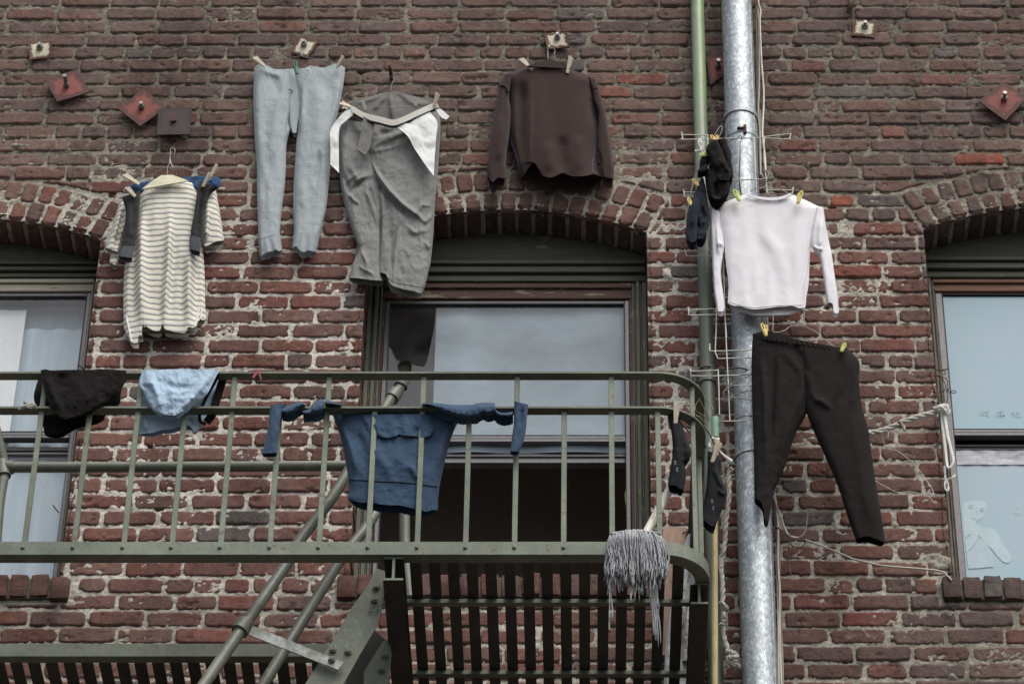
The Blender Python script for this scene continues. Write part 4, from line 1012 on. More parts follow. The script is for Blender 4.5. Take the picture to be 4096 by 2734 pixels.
def plastic_pin(label, a, b, d, mat, wd=13, open_=14):
    """moulded plastic peg: long loop-shaped grip and a short second arm"""
    a = np.array(a, float); b = np.array(b, float); root = thing('plastic_peg', label, 'clothes peg', W(*((a+b)/2), d), 'clothes pegs on the laundry')
    t = (b-a)/np.linalg.norm(b-a); n = np.array([-t[1], t[0]]); L = np.linalg.norm(b-a)
    def arm(p, q, dd, nm, r=.0034):
        tt = (q-p)/np.linalg.norm(q-p); nn = np.array([-tt[1], tt[0]]); LL = np.linalg.norm(q-p)
        loop = [p+tt*LL*.0, p+nn*wd*.35+tt*LL*.07, p+nn*wd*.5+tt*LL*.3, p+nn*wd*.45+tt*LL*.7, q+nn*wd*.3, q, q-nn*wd*.3, p-nn*wd*.45+tt*LL*.7, p-nn*wd*.5+tt*LL*.3, p-nn*wd*.35+tt*LL*.07, p]
        mb = MB(); mb.tube(wirepts([tuple(x)+(dd,) for x in loop], dd, 4), r, 8); mb.tube(wirepts([tuple(p+tt*LL*.45)+(dd,), tuple(p+tt*LL*.97)+(dd,)], dd, 2, False), r*1.5, 8); return autosmooth(mb.build(nm, mat, root), 60)
    arm(a, b, d+.008, 'peg_arm'); arm(a+n*open_+t*L*.22, b-t*4, d-.004, 'peg_arm', .003)
    return root
def hanger(name, label, paths, mat, d, r=.0013, cat='hanger', group=None):
    mb = MB()
    for p in paths: mb.tube(wirepts(p, d, 6), r, 7)
    return top(autosmooth(mb.build(name, mat), 60), label, cat, group)
def rope(name, label, pts, r, mat, d, cat='rope', twist=34, strands=3, fr=0, k=10, par=None):
    """twisted strands around a path"""
    P = wirepts(pts, d, k); s = np.concatenate([[0], np.cumsum(np.linalg.norm(np.diff(P, axis=0), axis=1))]); m = max(20, int(s[-1]/.0035)); t = np.linspace(0, s[-1], m)
    C_ = np.stack([np.interp(t, s, P[:, j]) for j in range(3)], 1); T = np.gradient(C_, axis=0); T /= np.linalg.norm(T, axis=1)[:, None]
    A = np.cross(T, [0, 1., 0]); A /= np.linalg.norm(A, axis=1)[:, None]+1e-9; B = np.cross(T, A); mb = MB()
    for q in range(strands):
        ph = t*twist*(1+.0)+q*2*math.pi/strands+.8*vn(t*12, t*0, 5); rr = r*.55*(1+.35*vn(t*25, t*0+q, 6))
        mb.tube(C_+rr[:, None]*(np.cos(ph)[:, None]*A+np.sin(ph)[:, None]*B), r*.58*(1+.3*vn(t*40, t*0+q, 9)), 7)
    rs_ = np.random.default_rng(int(s[-1]*1e4))
    for _ in range(fr):
        i = rs_.integers(3, m-3); v = rs_.normal(size=3); v /= np.linalg.norm(v); p0 = C_[i]; mb.tube([p0, p0+v*r*1.6, p0+v*r*2.4+np.array([0, 0, -.006])], .0005, 4)
    o = mb.build(name, mat, par, True)
    return o if par else top(o, label, cat)
# materials
M_wood = plain('pale_peg_wood', (.66, .58, .46), .7, 0, .15, 90)
M_wire = plain('white_coated_wire', (.56, .55, .49), .4, 0, .12, 40)
M_wireS = plain('thin_steel_wire', (.24, .245, .24), .35, .6, .2)
M_wireD = plain('dark_wire', (.05, .04, .035), .6, .2)
M_yel = plain('yellow_plastic', (.62, .50, .16), .4, 0, .08); M_lim = plain('lime_plastic_peg', (.50, .60, .16), .4, 0, .08)
M_ora = plain('orange_plastic', (.62, .42, .15), .4, 0, .08); M_grn = plain('dark_green_plastic', (.03, .13, .10), .4)
M_heather = cloth_mat('light_grey_jersey', (.40, .44, .455), .09, 500, .95, .3, .3, (1, 1, 6), (.285, .33, .355))
M_cuffg = cloth_mat('grey_rib', (.30, .335, .35), .08, 500, .95, .3, .3)
M_twill = cloth_mat('grey_cotton_twill', (.235, .238, .228), .08, 700, .85, .5, .2)
M_twillD = cloth_mat('shaded_twill', (.17, .165, .155), .08, 700, .85, .4, .2)
M_pocket = cloth_mat('white_pocket_cotton', (.72, .74, .72), .05, 600, .9, .35, .2)
M_band = cloth_mat('beige_waistband', (.52, .50, .45), .1, 600, .9, .3, .2)
M_blk = cloth_mat('black_cotton', (.012, .0105, .010), .25, 500, .95, .35, .15)
M_blkP = cloth_mat('black_jersey', (.0155, .0135, .0125), .2, 500, .9, .12, .1)
M_brown = cloth_mat('brown_wool', (.047, .030, .027), .14, 900, .95, .2, .5)
M_brownD = cloth_mat('brown_rib', (.042, .027, .025), .14, 900, .95, .3, .4)
M_white = cloth_mat('pale_lilac_jersey', (.73, .715, .745), .02, 500, .9, .05, .2)
M_navy = cloth_mat('navy_knit', (.020, .024, .036), .25, 500, .95, .5, .3)
M_blueS = cloth_mat('faded_blue_fleece', (.044, .076, .125), .18, 400, .95, .3, .4)
M_sky = cloth_mat('pale_blue_cotton', (.38, .50, .62), .07, 500, .9, .3, .2)
M_char = cloth_mat('charcoal_knit', (.032, .032, .034), .3, 400, .95, .4, .3)
M_charR = cloth_mat('charcoal_rib', (.085, .09, .10), .2, 400, .95, .4, .3)
M_cream = cloth_mat('cream_rib', (.66, .63, .47), .05, 600, .9, .3, .2)
M_blueK = cloth_mat('blue_knit', (.032, .07, .15), .2, 300, .95, .5, .3)
M_purple = plain('purple_thread', (.085, .055, .13), .8)
M_whiteT = plain('white_tape', (.70, .69, .69), .85)
def stripes():
    m, n, b = newmat('striped_jersey')
    uv = N(n, 'UVMap'); sp = N(n, 'SeparateXYZ'); n.links.new(uv.outputs[0], sp.inputs[0])
    wv = mth(n, 'ADD', sp.outputs[1], mth(n, 'MULTIPLY', mth(n, 'SUBTRACT', noise(n, 12, 2, .5, geoco(n)), .5), .003))
    ph = mth(n, 'FRACT', mth(n, 'MULTIPLY', wv, 1/.0287))
    st = ramp(n, ph, [(0, (.70, .68, .57)), (.30, (.70, .68, .57)), (.315, (.025, .028, .045)), (.405, (.025, .028, .045)), (.42, (.70, .68, .57)), (.46, (.68, .66, .57)), (.50, (.20, .22, .27)), (.60, (.20, .22, .27)), (.63, (.70, .67, .58)), (1, (.71, .67, .59))])
    st = mix(n, 1., st, ramp(n, noise(n, 400, 2, .6, geoco(n)), [(.3, .9), (.7, 1.06)]), 'MULTIPLY')
    n.links.new(st, b.inputs['Base Color']); b.inputs['Roughness'].default_value = .9; b.inputs['Specular IOR Level'].default_value = .15
    n.links.new(bump(n, noise(n, 60, 4, .6, geoco(n)), .2, .006), b.inputs['Normal']); return m
M_stripe = stripes()
# ---------------- striped polo shirt
F_ = lambda *p: fF([p])[0]
def RG4(f, rows): 
    out = []
    for r in rows:
        a = f([(r[0], r[1])])[0]; b_ = f([(r[2], r[3])])[0]; out.append((a[0], a[1], b_[0], b_[1])+tuple(r[4:]))
    return out
def HM(f, x0, x1, pts):
    """hem points given in zoomed pixels as (u, y)"""
    return [((p[0]-x0)/(x1-x0), f([(p[0], p[1])])[0][1]) for p in pts]
polo = thing('striped_polo_shirt', 'cream polo shirt with thin navy and grey stripes hanging beside the left window', 'shirt', W(*F_(1300, 900), .05))
tb = piece('torso', RG4(fF, [(1150,262,1480,236),(1100,330,1548,285),(1085,480,1585,480),(1015,740,1592,760),(975,950,1603,950),(968,1200,1608,1190),(972,1400,1615,1360)]), M_stripe, polo, .035, .032, .02,
   folds=[(fF([(1112,380),(1104,700),(1100,1100),(1112,1390)]), 0.0216, 17), (fF([(1068,600),(1050,1000),(1045,1400)]), -0.0173, 17), (fF([(1335,420),(1325,800),(1300,1100),(1272,1400)]), 0.0216, 14), (fF([(1300,700),(1272,1100),(1245,1380)]), -0.0144, 17), (fF([(1370,600),(1350,1000),(1325,1400)]), -0.0130, 18),
          (fF([(1500,700),(1478,1000),(1468,1400)]), 0.0173, 16), (fF([(1440,800),(1430,1400)]), -0.0115, 18), (fF([(1545,800),(1530,1400)]), -0.0130, 16), (fF([(1190,500),(1190,1400)]), -0.0086, 32)],
   hem=HM(fF, 968, 1615, [(968,1400),(985,1430),(1030,1506),(1075,1508),(1085,1455),(1128,1450),(1112,1365),(1150,1385),(1200,1412),(1250,1412),(1272,1362),(1290,1400),(1370,1424),(1450,1430),(1475,1388),(1530,1390),(1560,1335),(1615,1332)]), hemw=.20, nu=150, nv=170, drape_=(.003, 4), crumple=.002)
piece('sleeve', RG4(fF, [(945,385,1090,335),(905,520,1030,520),(860,670,960,670),(828,765,935,800)]), M_stripe, polo, .035, .03, .01, folds=[(fF([(985,420),(930,640),(900,800)]), -.02, 9), (fF([(945,480),(900,700)]), .012, 9)], nu=50, nv=60)
piece('sleeve', RG4(fF, [(910,640,960,640),(885,760,945,760),(858,860,930,850),(862,885,915,905)]), M_stripe, polo, .025, .02, .0, nu=30, nv=30)
piece('sleeve', RG4(fF, [(1545,262,1690,300),(1575,400,1712,420),(1580,560,1735,560),(1578,690,1756,706)]), M_stripe, polo, .035, .035, .012, folds=[(fF([(1640,380),(1620,600),(1610,720)]), .02, 12)], hem=HM(fF, 1578, 1756, [(1578,700),(1605,752),(1650,738),(1700,715),(1756,708)]), nu=50, nv=60)
patch('collar', (fF([(1265,196),(1180,250),(1112,304)]), fF([(1350,194),(1420,216),(1482,238)])), M_cream, polo, .098, .006, 24, .002, 3, (0, .005))
for p_, w_ in ((fF([(990,1303),(1004,1370),(1018,1440),(1032,1504)]), 9), (fF([(1566,1228),(1548,1300),(1526,1388)]), 10), (fF([(1582,1232),(1578,1280),(1572,1325)]), 8)):
    P3 = on_surface(tb, p_, .0025)
    if len(P3) > 4: mb = MB(); mb.tube(P3, .0042, 6); mb.build('slit_tape', M_whiteT, polo)
top(piece('underpants', RG4(fF, [(1060,258,1640,200,-4),(1012,275,1725,222),(1008,312,1722,285),(1050,335,1690,300)]), M_blueK, None, .030, .02, .01, crumple=.012, nu=80, nv=24), 'blue knitted cloth pegged behind the shoulders of the striped shirt', 'cloth')
def sock(label, rows, f, mat, cuffmat, cuff, d, thick=.022, name='sock', **kw):
    root = thing(name, label, 'sock', W(*f([(rows[0][0], rows[0][1])])[0], d), kw.pop('group', None))
    piece('foot', RG4(f, rows), mat, root, d, thick, .0, nu=40, nv=60, **kw)
    if cuff: piece('cuff', RG4(f, cuff), cuffmat, root, d+.001, thick+.002, .0, nu=60, nv=16, drape_=(.002, 7))
    return root
sock('long charcoal sock pegged over the left shoulder of the striped shirt', [(955,372,1100,314),(985,480,1092,470),(970,620,1075,640),(950,760,1052,755)], fF, M_char, M_charR, [(946,752,1050,752),(936,800,1044,806),(931,832,1036,846)], .092, .022, folds=[(fF([(1010,400),(1015,700)]), .008, 12)], crumple=.004, group='long charcoal socks')
sock('long charcoal sock pegged over the right shoulder of the striped shirt', [(1562,242,1702,288),(1545,330,1650,330),(1525,470,1602,470),(1500,610,1588,640),(1492,670,1580,690)], fF, M_char, M_charR, [(1490,665,1578,690),(1486,730,1572,750),(1488,776,1568,796)], .092, .022, folds=[(fF([(1600,300),(1562,500),(1540,660)]), -.016, 8)], crumple=.004, group='long charcoal socks')
# ---------------- grey sweatpants
sw = thing('sweatpants', 'pale grey jersey sweatpants with ribbed cuffs pegged by the waist to a wire hanger', 'sweatpants', W(1200, 300, .05))
mixr = lambda *parts: sum(([*RG4(f, rows)] for f, rows in parts), [])
lg = piece('trouser_leg', mixr((fB, [(262,600,650,612),(258,700,652,700),(255,900,640,900),(262,1120,600,1120),(270,1300,552,1290),(285,1500,545,1500)]), (fG, [(250,300,466,300),(255,500,441,500),(262,700,430,656)])), M_heather, sw, .03, .024, .010,
    folds=[(fB([(560,640),(520,800),(470,1000),(440,1200),(400,1568)]), .014, 22), (fB([(600,800),(590,1000),(560,1200)]), -.024, 10), (fB([(330,620),(420,660),(520,690)]), .008, 12), (fB([(300,650),(290,1000),(320,1500)]), .006, 18), (fG([(390,0),(330,200),(310,400)]), -.010, 16), (fB([(380,600),(460,760),(480,900)]), -.008, 20), (fG([(300,60),(340,300),(350,600)]), .008, 16)], crumple=.0028, nu=80, nv=150,
    top=[(0, fB([(0, 600)])[0][1]), (.12, fB([(0, 576)])[0][1]), (.3, fB([(0, 588)])[0][1]), (.5, fB([(0, 620)])[0][1]), (1, fB([(0, 618)])[0][1])])
rl = piece('trouser_leg', mixr((fB, [(600,618,1075,610),(610,700,1068,700),(650,900,1035,900),(655,1120,985,1120),(640,1280,962,1280),(628,1450,945,1480)]), (fG, [(538,280,812,280),(535,450,793,450),(542,638,742,668)])), M_heather, sw, .032, .026, .010,
    folds=[(fB([(760,650),(700,780),(690,1000),(660,1200)]), .012, 12), (fB([(830,680),(860,900),(850,1200),(800,1500)]), .009, 28), (fB([(900,640),(930,900),(900,1300)]), -.008, 30), (fB([(1050,650),(1000,900),(940,1200)]), .008, 14), (fG([(740,0),(735,120),(700,300)]), -.014, 10), (fG([(600,200),(620,500)]), .007, 18), (fG([(690,240),(660,600)]), -.006, 22)], crumple=.0028, nu=80, nv=150,
    top=[(0, fB([(0, 618)])[0][1]), (.2, fB([(0, 612)])[0][1]), (.42, fB([(0, 594)])[0][1]), (.6, fB([(0, 605)])[0][1]), (.85, fB([(0, 570)])[0][1]), (1, fB([(0, 606)])[0][1])])
piece('seat', RG4(fB, [(500,620,760,612),(520,760,730,760),(560,950,700,950),(575,1100,660,1100),(600,1190,642,1190)]), M_heather, sw, .03, .018, 0, nu=40, nv=50)
piece('cuff', RG4(fG, [(258,705,432,654),(266,770,440,720),(273,832,449,786)]), M_cuffg, lg, .03, .032, 0, hem=[(0, fG([(0,836)])[0][1]), (.12, fG([(0,822)])[0][1]), (.35, fG([(0,800)])[0][1]), (.6, fG([(0,790)])[0][1]), (.72, fG([(0,778)])[0][1]), (.85, fG([(0,792)])[0][1]), (1, fG([(0,782)])[0][1])], hemw=.5, nu=70, nv=24, drape_=(.0035, 3))
piece('cuff', RG4(fG, [(540,636,743,668),(532,705,730,735),(526,770,715,802)]), M_cuffg, rl, .032, .032, 0, hem=[(0, fG([(0,775)])[0][1]), (.15, fG([(0,752)])[0][1]), (.3, fG([(0,782)])[0][1]), (.5, fG([(0,800)])[0][1]), (.62, fG([(0,786)])[0][1]), (.8, fG([(0,790)])[0][1]), (1, fG([(0,802)])[0][1])], hemw=.5, nu=70, nv=24, drape_=(.0035, 3))
for o_, p_ in ((rl, fB([(745,650),(700,760),(690,950),(655,1040),(680,1120),(645,1220)])), (lg, fB([(568,800),(600,820),(580,960),(545,1100),(556,1200)])), (lg, fG([(262,704),(330,680),(428,656)])), (rl, fG([(543,640),(640,655),(741,668)]))): surf_seam(o_, p_, M_cuffg, sw, .0016)
mb = MB(); mb.tube(wirepts(fB([(742,628),(745,608),(762,598),(785,600)]), .085), .003, 7); mb.tube(wirepts(fB([(748,620),(765,640),(772,658)]), .088), .0024, 7); mb.build('drawstring', M_whiteT, sw)
hanger('wire_hanger', 'thin wire hanger holding the pale grey sweatpants under the white plate', [fB([(712,395,.06),(690,400,.06),(684,440,.05),(688,480,.05),(680,502,.05),(600,516,.05),(480,548,.05),(360,585,.05)]), fB([(680,470,.05),(700,508,.05),(770,522,.05),(900,548,.05),(1010,585,.05)])], M_wireS, .05)
wood_pin('wooden peg at the left end of the grey sweatpants waist', *fB([(258,508),(355,592)]), .075)
wood_pin('wooden peg at the right end of the grey sweatpants waist', *fB([(1066,508),(1000,610)]), .075)
plastic_pin('small dark green clip in the middle of the sweatpants waist', *fB([(626,548),(645,662)]), .085, M_grn, 11, 3)
# ---------------- trousers with white pockets
tr = thing('trousers', 'grey brown cotton trousers with white pockets turned out hung by the open waist', 'trousers', W(1560, 400, .06))
piece('back_panel', RG4(fB, [(1440,826,1530,826),(1290,868,1690,868),(1108,918,1862,905),(1112,962,1850,960),(1160,1040,1760,1050),(1240,1130,1690,1140)]), M_twillD, tr, .028, .012, .0, folds=[(fB([(1480,830),(1490,950),(1500,1080)]), .016, 8), (fB([(1460,850),(1380,920),(1330,1000)]), .010, 9), (fB([(1520,840),(1600,900),(1560,1000)]), -.008, 14), (fB([(1150,930),(1300,890),(1430,850)]), .006, 10), (fB([(1560,860),(1700,930),(1850,930)]), .006, 10)], nu=80, nv=50)
for q in ((1228,895,1262,982), (1702,948,1722,912)): ribbon('belt_loop', fB([(q[0],q[1],.066),(q[2],q[3],.066)]), 13, M_twill, tr)
lt = piece('trouser_leg', mixr((fB, [(1025,1060,1420,1130),(1018,1220,1420,1250)]), (fG, [(893,60,1220,90),(905,250,1240,260),(943,450,1245,450),(1003,650,1225,650),(1044,780,1220,790),(1000,895,1225,915),(972,1000,1250,1020)])), M_twill, tr, .032, .026, .006,
    folds=[(fG([(960,80),(1040,230),(1160,180)]), .014, 13), (fG([(920,170),(980,330),(1120,200)]), -.012, 10), (fG([(960,330),(1000,380),(1060,430)]), .010, 7), (fG([(1090,250),(1150,430),(1200,600)]), .012, 9), (fG([(1120,260),(1185,480)]), -.008, 7), (fG([(930,270),(1010,200),(1100,150)]), .008, 8), (fG([(1060,760),(1110,880),(1110,960)]), .012, 8), (fG([(1040,900),(1100,940),(1180,980)]), .008, 6), (fB([(1100,1150),(1060,1350),(1060,1568)]), .010, 14), (fB([(1150,1120),(1180,1300),(1260,1500)]), -.010, 14)],
    crumple=.0055, nu=90, nv=150, hem=HM(fG, 972, 1250, [(972,1004),(1020,1002),(1100,1012),(1170,1020),(1250,1024)]), hemw=.1)
rt = piece('trouser_leg', mixr((fB, [(1240,1080,1922,985,16),(1215,1200,1930,1160,8)]), (fG, [(1102,45,1676,50),(1165,200,1664,220),(1190,380,1646,420),(1218,600,1634,640),(1208,800,1618,820),(1200,950,1600,960),(1200,968,1566,1100)])), M_twill, tr, .040, .032, .008,
    folds=[(fG([(1100,30),(1180,170),(1290,320),(1400,430),(1500,500),(1560,530)]), .026, 9), (fG([(1140,180),(1250,330),(1370,450),(1480,540)]), -.022, 13), (fG([(1240,280),(1235,500),(1215,800)]), .014, 8), (fG([(1270,300),(1290,600),(1300,900)]), -.012, 18), (fG([(1400,440),(1360,600),(1330,800),(1320,950)]), .012, 7), (fB([(1250,1380),(1400,1260),(1600,1180),(1700,1160)]), .014, 12), (fB([(1300,1360),(1450,1330),(1600,1290)]), .008, 9), (fB([(1350,1200),(1500,1190),(1650,1150)]), -.010, 14),
           (fB([(1260,1180),(1230,1300)]), .010, 10), (fG([(1500,510),(1570,560),(1640,500)]), .010, 8), (fG([(1560,700),(1600,760),(1620,740)]), .009, 7), (fG([(1380,560),(1480,640),(1600,620)]), .007, 10), (fG([(1640,440),(1540,430),(1480,520)]), .008, 8), (fB([(1890,1050),(1860,1300),(1870,1568)]), -.008, 10)],
    crumple=.006, nu=110, nv=170, hem=HM(fG, 1200, 1600, [(1200,966),(1235,962),(1270,978),(1310,1052),(1400,1085),(1500,1104),(1575,1116),(1600,1030)]), hemw=.12)
pk = patch('pocket', (fB([(1120,952),(1030,1040),(948,1160),(946,1320),(944,1468)]), fB([(1150,1022),(1080,1085),(1024,1150),(1020,1350),(1022,1546)])), M_pocket, tr, .098, .006, 26, .005, 2)
pk2 = patch('pocket', (fB([(1545,1140),(1640,1220),(1700,1330),(1800,1480),(1868,1572)]), fB([(1840,1000),(1906,1090),(1896,1200),(1880,1400),(1872,1572)])), M_pocket, tr, .132, .006, 30, .007, 5, (-.01, 0))
fl_ = patch('fly_flap', (fB([(1240,1045),(1228,1150),(1200,1280),(1180,1335)]), fB([(1340,1098),(1318,1230),(1300,1310),(1262,1388)])), M_twillD, tr, .116, .006, 22, .003, 8)
wb = fB([(1062,962,.075),(1150,1006,.085),(1240,1056,.105),(1380,1092,.122),(1500,1120,.128),(1590,1098,.128),(1740,1030,.115),(1908,955,.09)])
ribbon('waistband', [(x, y-8, d) for x, y, d in wb], 27, M_band, tr, .1, .0015); ribbon('waistband_tape', [(x, y+6, d+.003) for x, y, d in wb], 8, M_blk, tr, .1, .003)
patch('care_label', (fB([(1885,978),(1940,1050),(1985,1070)]), fB([(1925,968),(1975,1005),(2012,1042)])), M_whiteT, tr, .10, .003, 8, .002, 4)
for o_, p_ in ((lt, fG([(1095,250),(1130,350),(1160,450),(1195,540),(1212,600)])), (rt, fG([(1395,460),(1370,560),(1345,700),(1318,900),(1310,1050)])), (rt, fG([(1205,950),(1320,1030),(1450,1060),(1580,1085)])), (rt, fB([(1900,1100),(1895,1300),(1880,1560)]))): surf_seam(o_, p_, M_twillD, tr, .0011)
hanger('wire_hanger', 'wire hanger on the rusty rod carrying the grey trousers', [fB([(1464,742,.03),(1458,712,.04),(1482,690,.05),(1512,702,.04),(1508,730,.04),(1490,765,.04),(1486,812,.04)]), fB([(1488,812,.035),(1300,866,.035),(1112,918,.04),(1100,950,.05),(1115,964,.06),(1480,962,.06),(1850,957,.06),(1868,930,.05),(1856,905,.035),(1680,862,.035),(1488,815,.035)])], M_wireS, .04, .0014)
wood_pin('wooden peg at the left of the trousers waist touching the sweatpants', *fB([(1030,918),(1122,956)]), .095)
wood_pin('wooden peg at the right of the trousers waist above the care label', *fB([(1908,832),(1876,950)]), .10)
# ---------------- brown sweater
bs = thing('brown_sweater', 'dark brown inside out sweater with purple seams over the middle window arch', 'sweater', W(2350, 400, .06))
bb = piece('body', mixr((fC, [(690,600,1085,622),(560,640,1210,668),(480,680,1305,716),(505,800,1300,800),(525,950,1320,950),(530,1150,1335,1150),(560,1350,1320,1350),(600,1500,1330,1500),(632,1590,1370,1575)])), M_brown, bs, .03, .075, .008,
    folds=[(fC([(640,690),(655,900),(650,1200),(690,1560)]), -.030, 24), (fC([(720,700),(712,1000),(706,1300),(712,1560)]), .016, 13), (fC([(880,1250),(890,1400),(900,1560)]), .010, 22), (fC([(1010,1200),(1010,1560)]), -.014, 22), (fC([(1160,1200),(1165,1560)]), .010, 24), (fC([(1270,850),(1290,1100)]), -.01, 16), (fC([(560,800),(580,1100),(600,1400)]), .010, 16)],
    hem=HM(fC, 632, 1370, [(632,1600),(665,1565),(705,1500),(750,1464),(790,1490),(825,1568),(900,1590),(950,1575),(1010,1548),(1080,1575),(1150,1580),(1230,1572),(1290,1560),(1370,1590)]), hemw=.16, nu=130, nv=130, drape_=(.004, 3))
piece('sleeve', RG4(fC, [(478,672,560,660),(445,750,540,790),(425,850,530,880),(398,1000,545,1000),(370,1180,535,1180),(350,1350,510,1350),(337,1500,502,1510)]), M_brown, bs, .055, .05, .01, folds=[(fC([(470,1000),(450,1300),(430,1470)]), .010, 16)], nu=50, nv=80, crumple=.002)
piece('sleeve', RG4(fC, [(1230,690,1308,712),(1270,790,1335,800),(1290,900,1368,920),(1330,1020,1392,1010),(1325,1200,1425,1200),(1325,1330,1448,1340),(1352,1440,1466,1490)]), M_brown, bs, .045, .04, .006, nu=50, nv=80, crumple=.002)
piece('cuff', RG4(fC, [(334,1480,503,1500),(333,1530,500,1550),(340,1590,490,1600)]), M_brownD, bs, .055, .06, .0, nu=50, nv=16, hem=[(0, fC([(0,1590)])[0][1]), (.3, fC([(0,1630)])[0][1]), (.6, fC([(0,1590)])[0][1]), (1, fC([(0,1600)])[0][1])], hemw=.6)
piece('cuff', RG4(fC, [(1350,1438,1467,1488),(1352,1500,1470,1540),(1365,1580,1462,1600)]), M_brownD, bs, .045, .055, .0, nu=50, nv=16)
patch('collar', (fC([(872,530),(780,562),(690,592)]), fC([(878,530),(980,560),(1082,612)])), M_brown, bs, .122, .008, 22, .001, 3, (0, 0))
for o_, p_ in ((bb, fC([(1300,890),(1345,950),(1386,1000)])), (bb, fC([(525,900),(542,960),(528,1050),(520,1180),(556,1290),(598,1410),(630,1560)])), (bb, fC([(1352,1050),(1330,1150),(1305,1250),(1298,1350),(1275,1490),(1285,1550)]))): surf_seam(o_, p_, M_purple, bs, .0024, lift=.003)
mb = MB(); mb.tube(wirepts(fC([(430,778),(465,766),(505,785),(522,830)]), .115), .0045, 6); mb.build('armhole_seam', M_brownD, bs)
mb = MB(); mb.tube(wirepts(fC([(1282,800),(1300,790),(1322,792)]), .10), .004, 6); mb.build('armhole_seam', M_brownD, bs)
for yy in (6, 12, 18): surf_seam(bb, fC([(700,1530-yy),(745,1490-yy),(790,1515-yy),(830,1580-yy)]), M_brownD, bs, .0008)
hanger('wire_hanger', 'bright wire hook of the hanger inside the brown sweater', [fC([(930,488,.05),(941,458,.05),(922,432,.055),(895,428,.055),(876,445,.05),(878,500,.05),(880,560,.05)])], M_wireS, .05, .0017)
hanger('wire', 'rusty wire running from the top edge down to the cream plate above the brown sweater', [fC([(738,-20,.03),(745,50,.03),(768,125,.03),(820,220,.035),(862,320,.04),(905,412,.045),(925,435,.045),(915,405,.05),(900,425,.05),(930,415,.05)])], M_rust, .03, .0016, 'wire')
wood_pin('wooden peg leaning at the left shoulder of the brown sweater', *fC([(630,522),(738,628)]), .10)
wood_pin('upright wooden peg at the right shoulder of the brown sweater', *fC([(1086,505),(1052,658)]), .11)
hanger('wire_hanger', 'thin wire hanger holding the striped polo shirt', [fA([(1560,1388,.05),(1570,1355,.05),(1548,1322,.05),(1530,1335,.05),(1524,1400,.05),(1526,1455,.05),(1540,1480,.05),(1545,1500,.05),(1530,1520,.05)]), [*fF([(1066,248,.05),(1200,182,.05),(1300,135,.05),(1325,112,.05),(1333,60,.05)])], fF([(1334,70,.05),(1352,118,.05),(1420,140,.05),(1530,168,.05),(1645,192,.05)]), fF([(1330,105,.05),(1312,140,.05),(1314,200,.05)]), fF([(1080,258,.05),(990,285,.05),(970,320,.05),(1000,332,.05),(1060,320,.05)])], M_wireS, .05, .0014)
hanger('wire', 'thin rusty wire draped down the bricks left of the striped shirt hanger', [fA([(1440,1225,.02),(1490,1300,.02),(1545,1318,.03),(1470,1372,.02),(1400,1440,.02),(1310,1470,.02),(1225,1458,.02),(1215,1480,.02),(1145,1500,.015)]), fA([(1615,1235,.02),(1570,1290,.03),(1545,1320,.03)])], M_rust, .03, .0012, 'wire')
wood_pin('wooden peg on the hanger arm above the left charcoal sock', *fF([(970,188),(1092,270)]), .075)
wood_pin('wooden peg low on the left charcoal sock beside the polo collar', *fF([(990,288),(1060,366)]), .12)
wood_pin('outer wooden peg at the right shoulder of the striped shirt', *fF([(1708,118),(1640,230)]), .10)
wood_pin('inner wooden peg clipping the right charcoal sock', *fF([(1652,182),(1590,288)]), .12)
# ---------------- pale long sleeved shirt
ws = thing('white_shirt', 'pale lilac white long sleeved shirt hanging in front of the downpipe', 'shirt', W(3120, 1000, .24))
wbd = piece('body', RG4(fI, [(838,568,1158,568,22),(740,606,1262,612,6),(650,645,1350,655,0),(604,668,1382,672,0),(640,760,1345,760),(688,900,1300,900),(704,1050,1285,1050),(722,1200,1278,1200),(716,1330,1250,1345)]), M_white, ws, .235, .020, .0,
    folds=[(fI([(900,800),(990,880),(1060,960),(1090,1100),(1105,1300)]), .007, 30), (fI([(840,780),(980,930),(1040,1100),(1050,1340)]), -.005, 34), (fI([(700,680),(740,780),(750,950)]), .004, 30), (fI([(1200,700),(1215,900),(1200,1250)]), .004, 30), (fI([(790,900),(800,1150),(790,1330)]), .004, 26), (fI([(930,1050),(925,1350)]), .004, 20), (fI([(870,1000),(865,1350)]), -.004, 20), (fI([(1150,950),(1165,1340)]), -.005, 22)],
    hem=HM(fI, 716, 1250, [(716,1328),(760,1345),(805,1348),(850,1362),(900,1370),(960,1366),(1050,1354),(1120,1350),(1160,1346),(1185,1352),(1215,1362),(1250,1358)]), hemw=.1, nu=110, nv=120, drape_=(.003, 4), crumple=.001)
piece('back_hem', RG4(fI, [(722,1300,1262,1300),(740,1345,1258,1345),(800,1382,1240,1372),(900,1414,1150,1408)]), M_white, ws, .225, .006, 0, nu=60, nv=20)
piece('sleeve', RG4(fI, [(592,660,660,690),(592,760,672,800),(600,900,690,915),(606,1000,680,1010),(612,1120,668,1120),(622,1260,684,1260),(640,1360,694,1352)]), M_white, ws, .24, .020, .003, hem=HM(fI, 640, 694, [(640,1340),(645,1378),(670,1385),(685,1380),(694,1360)]), hemw=.06, nu=50, nv=100, folds=[(fI([(640,740),(650,900),(650,1000)]), .010, 9), (fI([(690,935),(655,905),(645,940)]), .012, 6), (fI([(670,700),(680,860)]), -.010, 8)], crumple=.002)
